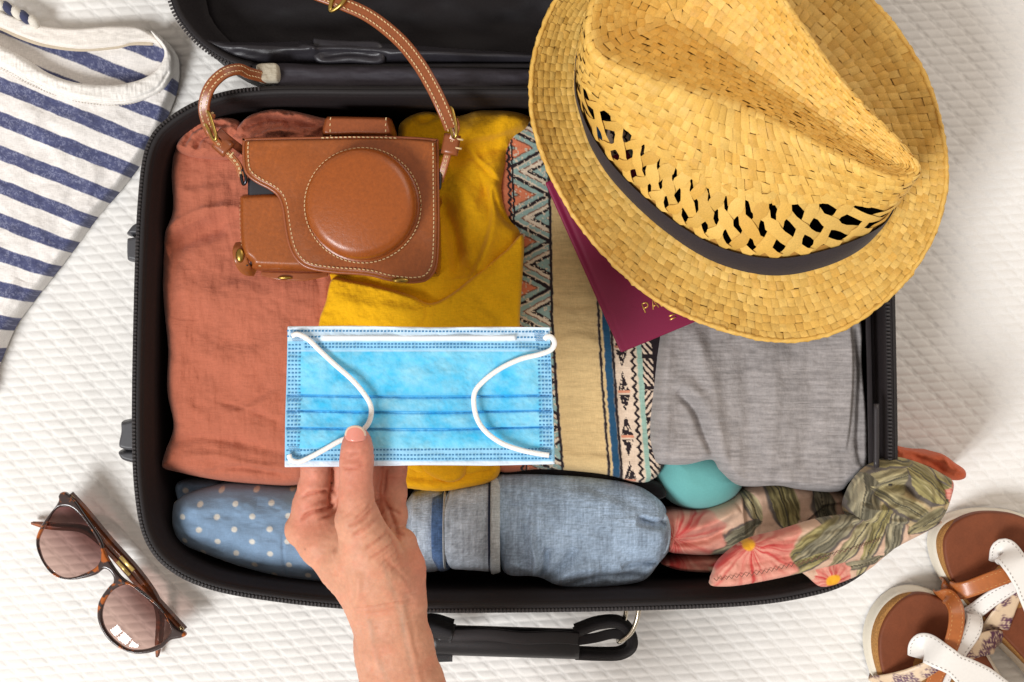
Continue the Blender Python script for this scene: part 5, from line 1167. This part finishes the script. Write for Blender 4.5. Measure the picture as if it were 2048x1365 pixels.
# ------------------------------------------------------------------ person: left hand and forearm
def surface_nets(f, lo, hi, h):
    lo = np.array(lo); n_ = np.ceil((np.array(hi) - lo) / h).astype(int) + 1
    ax = [lo[k] + h * np.arange(n_[k]) for k in range(3)]
    F = np.empty(n_, np.float32)
    XX, YY = np.meshgrid(ax[0], ax[1], indexing='ij')
    for k in range(n_[2]): F[:, :, k] = f(XX, YY, ax[2][k])
    ins = F < 0
    c = [(i, j, k) for i in (0, 1) for j in (0, 1) for k in (0, 1)]
    sl = lambda A_, i, j, k: A_[i:A_.shape[0] - 1 + i, j:A_.shape[1] - 1 + j, k:A_.shape[2] - 1 + k]
    cnt = sum(sl(ins, *o_).astype(int) for o_ in c)
    act = (cnt > 0) & (cnt < 8)
    idx = np.full(act.shape, -1); ai = np.argwhere(act); idx[act] = np.arange(len(ai))
    fv = np.stack([sl(F, *o_)[act] for o_ in c], 1); cc_ = np.array(c, float)
    acc = np.zeros((len(ai), 3)); m_ = np.zeros(len(ai))
    for a_ in range(8):
        for b_ in range(a_ + 1, 8):
            if np.abs(cc_[a_] - cc_[b_]).sum() != 1: continue
            fa, fb = fv[:, a_], fv[:, b_]; cr = (fa < 0) != (fb < 0)
            t_ = np.where(cr, fa / np.where(cr, fa - fb, 1), 0)
            acc += np.where(cr[:, None], cc_[a_] + t_[:, None] * (cc_[b_] - cc_[a_]), 0); m_ += cr
    V_ = lo + h * (ai + acc / m_[:, None])
    Q_ = []
    for ax_ in range(3):
        sl0 = [slice(None)] * 3; sl1 = [slice(None)] * 3; sl0[ax_] = slice(0, -1); sl1[ax_] = slice(1, None)
        e_ = np.argwhere(ins[tuple(sl0)] != ins[tuple(sl1)])
        o1, o2 = [(1, 2), (2, 0), (0, 1)][ax_]
        ok = (e_[:, o1] > 0) & (e_[:, o2] > 0) & (e_[:, o1] < n_[o1] - 1) & (e_[:, o2] < n_[o2] - 1)
        e_ = e_[ok]; d1 = np.zeros(3, int); d1[o1] = 1; d2_ = np.zeros(3, int); d2_[o2] = 1
        g = lambda p_: idx[p_[:, 0], p_[:, 1], p_[:, 2]]
        q_ = np.stack([g(e_ - d1 - d2_), g(e_ - d2_), g(e_), g(e_ - d1)], 1)
        fl_ = ins[e_[:, 0], e_[:, 1], e_[:, 2]]; q_ = np.where(fl_[:, None], q_, q_[:, ::-1]); Q_.append(q_)
    return V_, np.vstack(Q_)
HANDZ = 0.0
def cap(a_, b_, flatz=1.0): return (P3(a_[0], a_[1], a_[2]), a_[3] * mpp(a_[2]), P3(b_[0], b_[1], b_[2]), b_[3] * mpp(b_[2]), flatz)
def chain(pts, flatz=1.0): return [cap(pts[i], pts[i + 1], flatz) for i in range(len(pts) - 1)]
FLAT = 0.78
GROUPS = [
  # thumb, laid on the front of the mask
  (chain([(714, 882, .2285, 27), (714, 900, .2288, 30), (713, 926, .2285, 31.5), (712, 960, .228, 30.5), (712, 992, .228, 33)]) + chain([(712, 992, .228, 33), (716, 1040, .227, 44), (735, 1095, .222, 56), (752, 1150, .217, 64)]), 0.007),
  # heel of the thumb and wrist
  (chain([(746, 1140, .214, 66), (772, 1180, .206, 66), (776, 1230, .202, 72), (788, 1300, .202, 78), (806, 1380, .204, 84), (850, 1560, .212, 104), (920, 1800, .222, 125)]) , 0.010),
  (chain([(800, 1090, .196, 34), (806, 1140, .198, 44), (798, 1200, .200, 50)]), 0.010),
  # back of the hand to the index knuckle
  (chain([(602, 1062, .196, 30), (640, 1090, .200, 42), (690, 1130, .205, 54), (740, 1180, .206, 60)]), 0.012),
  (chain([(640, 1040, .192, 34), (700, 1080, .196, 50), (760, 1100, .192, 46)]), 0.010),
  # index finger
  (chain([(604, 1060, .196, 31), (620, 1010, .198, 33), (628, 970, .201, 29), (632, 935, .2025, 28), (648, 880, .2035, 27), (668, 830, .2045, 25)]), 0.004),
  # middle, ring, little fingers behind the mask
  (chain([(676, 1050, .186, 32), (684, 985, .190, 27), (688, 935, .194, 27), (694, 870, .198, 26), (704, 810, .201, 24)]), 0.0012),
  (chain([(732, 1060, .184, 32), (738, 985, .186, 27), (741, 935, .190, 26), (746, 870, .196, 25), (752, 820, .200, 23)]), 0.0012),
  (chain([(778, 1075, .186, 32), (786, 1030, .188, 27), (786, 985, .191, 26), (788, 935, .194, 24.5), (790, 880, .199, 23), (790, 840, .201, 21)]), 0.0012),
]
def hand_sdf(X, Y, z):
    total = None
    for caps_, k in GROUPS:
        g = None
        for a_, ra, b_, rb, fz in caps_:
            ab = b_ - a_; L2 = ab @ ab
            t_ = np.clip(((X - a_[0]) * ab[0] + (Y - a_[1]) * ab[1] + (z - a_[2]) * ab[2]) / L2, 0, 1)
            dz = (z - a_[2] - t_ * ab[2]) / FLAT if ra > 0.0135 else (z - a_[2] - t_ * ab[2])
            d_ = np.sqrt((X - a_[0] - t_ * ab[0]) ** 2 + (Y - a_[1] - t_ * ab[1]) ** 2 + dz ** 2) - (ra + t_ * (rb - ra))
            if g is None: g = d_
            else:
                kk = 0.004; h_ = np.clip(0.5 + 0.5 * (g - d_) / kk, 0, 1); g = g * h_ * 0 + (g * (1 - h_) + d_ * h_) - kk * h_ * (1 - h_)
        if total is None: total = g
        else:
            h_ = np.clip(0.5 + 0.5 * (total - g) / k, 0, 1); total = total * (1 - h_) + g * h_ - k * h_ * (1 - h_)
    return total
HV, HQ = surface_nets(hand_sdf, (-0.17, -0.40, 0.155), (0.03, -0.045, 0.262), 0.0012)
# creases of the skin, pressed into the upward-facing surface
hpx = HV[:, 0] / mpp(0.22) + 1024; hpy = 682.5 - HV[:, 1] / mpp(0.22)
e1 = HV[HQ[:, 1]] - HV[HQ[:, 0]]; e2 = HV[HQ[:, 2]] - HV[HQ[:, 0]]; fn_ = np.cross(e1, e2)
VN = np.zeros_like(HV)
for k in range(4): np.add.at(VN, HQ[:, k], fn_)
VN /= np.linalg.norm(VN, axis=1)[:, None] + 1e-12
CRE = [([(688, 914), (700, 910), (720, 911), (736, 915)], 2.4, -.0005), ([(686, 921), (704, 917), (722, 919), (738, 922)], 2.4, -.0005), ([(684, 929), (704, 932), (724, 928), (740, 924)], 2.6, -.0008), ([(692, 903), (712, 901), (730, 904)], 2.2, -.0003),
       ([(700, 1046), (730, 1030), (756, 1006)], 3.4, -.0011), ([(708, 1068), (745, 1044), (766, 1026)], 3, -.0008), ([(730, 1092), (768, 1068), (786, 1052)], 3, -.0006), ([(740, 1112), (772, 1092), (792, 1078)], 3, -.0006), ([(716, 1030), (738, 1012), (748, 996)], 3, -.0006),
       ([(592, 1046), (620, 1030), (650, 1022), (664, 1012)], 4, -.0016), ([(596, 1000), (620, 990), (650, 988), (668, 1000)], 3.4, -.0014), ([(600, 1024), (630, 1010), (655, 1004)], 3, -.0006), ([(780, 1064), (795, 1072), (806, 1078)], 3, -.0010), ([(762, 1024), (782, 1030), (800, 1042)], 3, -.0010),
       ([(700, 1216), (760, 1208), (830, 1196)], 3.4, -.0006), ([(706, 1228), (770, 1220), (836, 1206)], 3.0, -.0004), ([(664, 1100), (680, 1120), (690, 1150)], 8, .0012), ([(720, 1130), (722, 1170), (712, 1220)], 8, .0010), ([(770, 1110), (800, 1140), (820, 1170)], 5, -.0003)]
hr = np.random.default_rng(31)
for k in range(16):          # fine parallel lines of the thumb root, knuckle and wrist
    x0_, y0_ = 690 + 6.0 * k + hr.normal(0, 2), 1030 + 8.0 * k + hr.normal(0, 3); L_ = hr.uniform(34, 60)
    CRE.append(([(x0_, y0_), (x0_ + L_ * 0.5, y0_ - L_ * 0.36 + hr.normal(0, 2)), (x0_ + L_, y0_ - L_ * 0.74)], 1.7, -hr.uniform(.0002, .00045)))
for k in range(9):
    yk = 898 + 4.6 * k + hr.normal(0, 1); CRE.append(([(688, yk + 2), (705, yk - 1 + hr.normal(0, 1)), (722, yk + hr.normal(0, 1)), (738, yk + 3)], 1.5, -hr.uniform(.00015, .0004)))
for k in range(8):
    yk = 1190 + 9 * k; CRE.append(([(700 + k, yk + 8), (750, yk + hr.normal(0, 2)), (800, yk - 6), (840, yk - 10)], 2.0, -hr.uniform(.0001, .0003)))
CRE += [([(728, 1160), (735, 1230), (748, 1300), (764, 1365)], 10, .0006), ([(700, 1150), (706, 1220), (720, 1300), (735, 1365)], 7, .0007), ([(800, 1180), (812, 1250), (832, 1330), (850, 1400)], 7, .0006), ([(672, 1000), (668, 1020), (655, 1034), (630, 1044)], 4, -.0010),
        ([(757, 1000), (776, 1040), (794, 1085), (806, 1120)], 5, -.0012), ([(658, 940), (657, 965), (656, 988)], 3, -.0012), ([(768, 940), (765, 970), (760, 1000)], 3, -.0012), ([(765, 960), (790, 962), (810, 958)], 2, -.0004), ([(604, 948), (630, 944), (656, 948)], 2, -.0003)]
hh = np.zeros(len(HV))
for pts, w_, a_ in CRE:
    d_, s_2, pos_ = line_dist(hpx, hpy, spline(pts, 6, False)); tp_ = np.clip(np.minimum(pos_, 1 - pos_) * 5, 0, 1)
    hh += 1.6 * a_ * np.exp(-(d_ / (w_ * 0.9)) ** 2) * tp_
upm = sstep(0.15, 0.5, VN[:, 2])
hh = hh * upm + 0.00030 * fbm(hpx / 7, hpy / 7, 301, 3) + 0.0006 * fbm(hpx / 40, hpy / 40, 302, 2)
HV = HV + VN * hh[:, None]
sk = np.tile(lin(202, 146, 118), (len(HV), 1))
pink = lin(204, 122, 104)
k_ = np.clip((1 - sstep(930, 1080, hpy)) * 0.7 + 0.5 * np.exp(-(((hpx - 610) / 40) ** 2 + ((hpy - 1040) / 50) ** 2)) + 0.6 * np.exp(-(((hpx - 715) / 34) ** 2 + ((hpy - 870) / 22) ** 2)) + 0.5 * sstep(790, 840, hpx) * (1 - sstep(1180, 1240, hpy)), 0, 1)
sk = mix(sk, pink, k_ * 0.75)
sk = sk * (1 + 0.07 * fbm(hpx / 16, hpy / 16, 303, 3) + 0.06 * fbm(hpx / 3, hpy / 3, 305, 2))[:, None]
sk = sk * (1 + np.array([0.03, -0.05, -0.06])[None] * sstep(0.0, 0.5, fbm(hpx / 26, hpy / 26, 306, 2))[:, None])
for pts in ([(770, 1120), (792, 1190), (806, 1260), (830, 1365)], [(812, 1190), (806, 1240), (806, 1262)], [(740, 1240), (752, 1300), (778, 1365)]):     # veins
    d_, s_2, pos_ = line_dist(hpx, hpy, spline(pts, 6, False)); sk = sk * (1 - np.array([0.13, 0.05, 0.02])[None] * np.exp(-(d_ / 4.5) ** 2)[:, None])
sk = sk * (1 - np.array([0.10, 0.22, 0.24])[None] * np.clip(-hh / 0.0011, 0, 1)[:, None])       # creases are redder
sk = sk * (1 - 0.5 * np.exp(-(((hpx - 606) / 2.2) ** 2 + ((hpy - 1103) / 2.2) ** 2)))[:, None]
person = mesh_obj("person", HV, [HQ], M['skin'], sk)
tag(person, "bare left hand and forearm holding the face mask, thumb on top and fingers behind", "person")
# thumbnail
zt = 0.2285; rt = 29.2 * mpp(zt); zc_ = zt
def nail_z(X, Y):
    dx = (X - 711) * mpp(0.236); return np.sqrt(np.clip((rt + 0.0012) ** 2 - (dx * 1.02) ** 2, 0, 1)) - (rt + 0.0012) - 0.00004 * np.clip(864 - Y, 0, 20) ** 1.6 * 0.02
def nail_col(X, Y, d):
    c = np.tile(lin(214, 138, 122), (len(X), 1)); tipk = 1 - sstep(3.0, 4.6, np.where(Y < 872, d, 99)); c = mix(c, lin(226, 198, 176), tipk)
    return c
cloth("thumbnail", [(689, 874), (689, 866), (694, 857), (703, 852), (714, 851), (724, 855), (731, 864), (732, 873), (729, 881), (720, 883), (706, 884), (694, 881)], 0.2375, zt + rt + 0.0004, 0.0009, 4, M['nail'], nail_col, rpx=1.2, parent=person, zfun=nail_z, z_low=None)
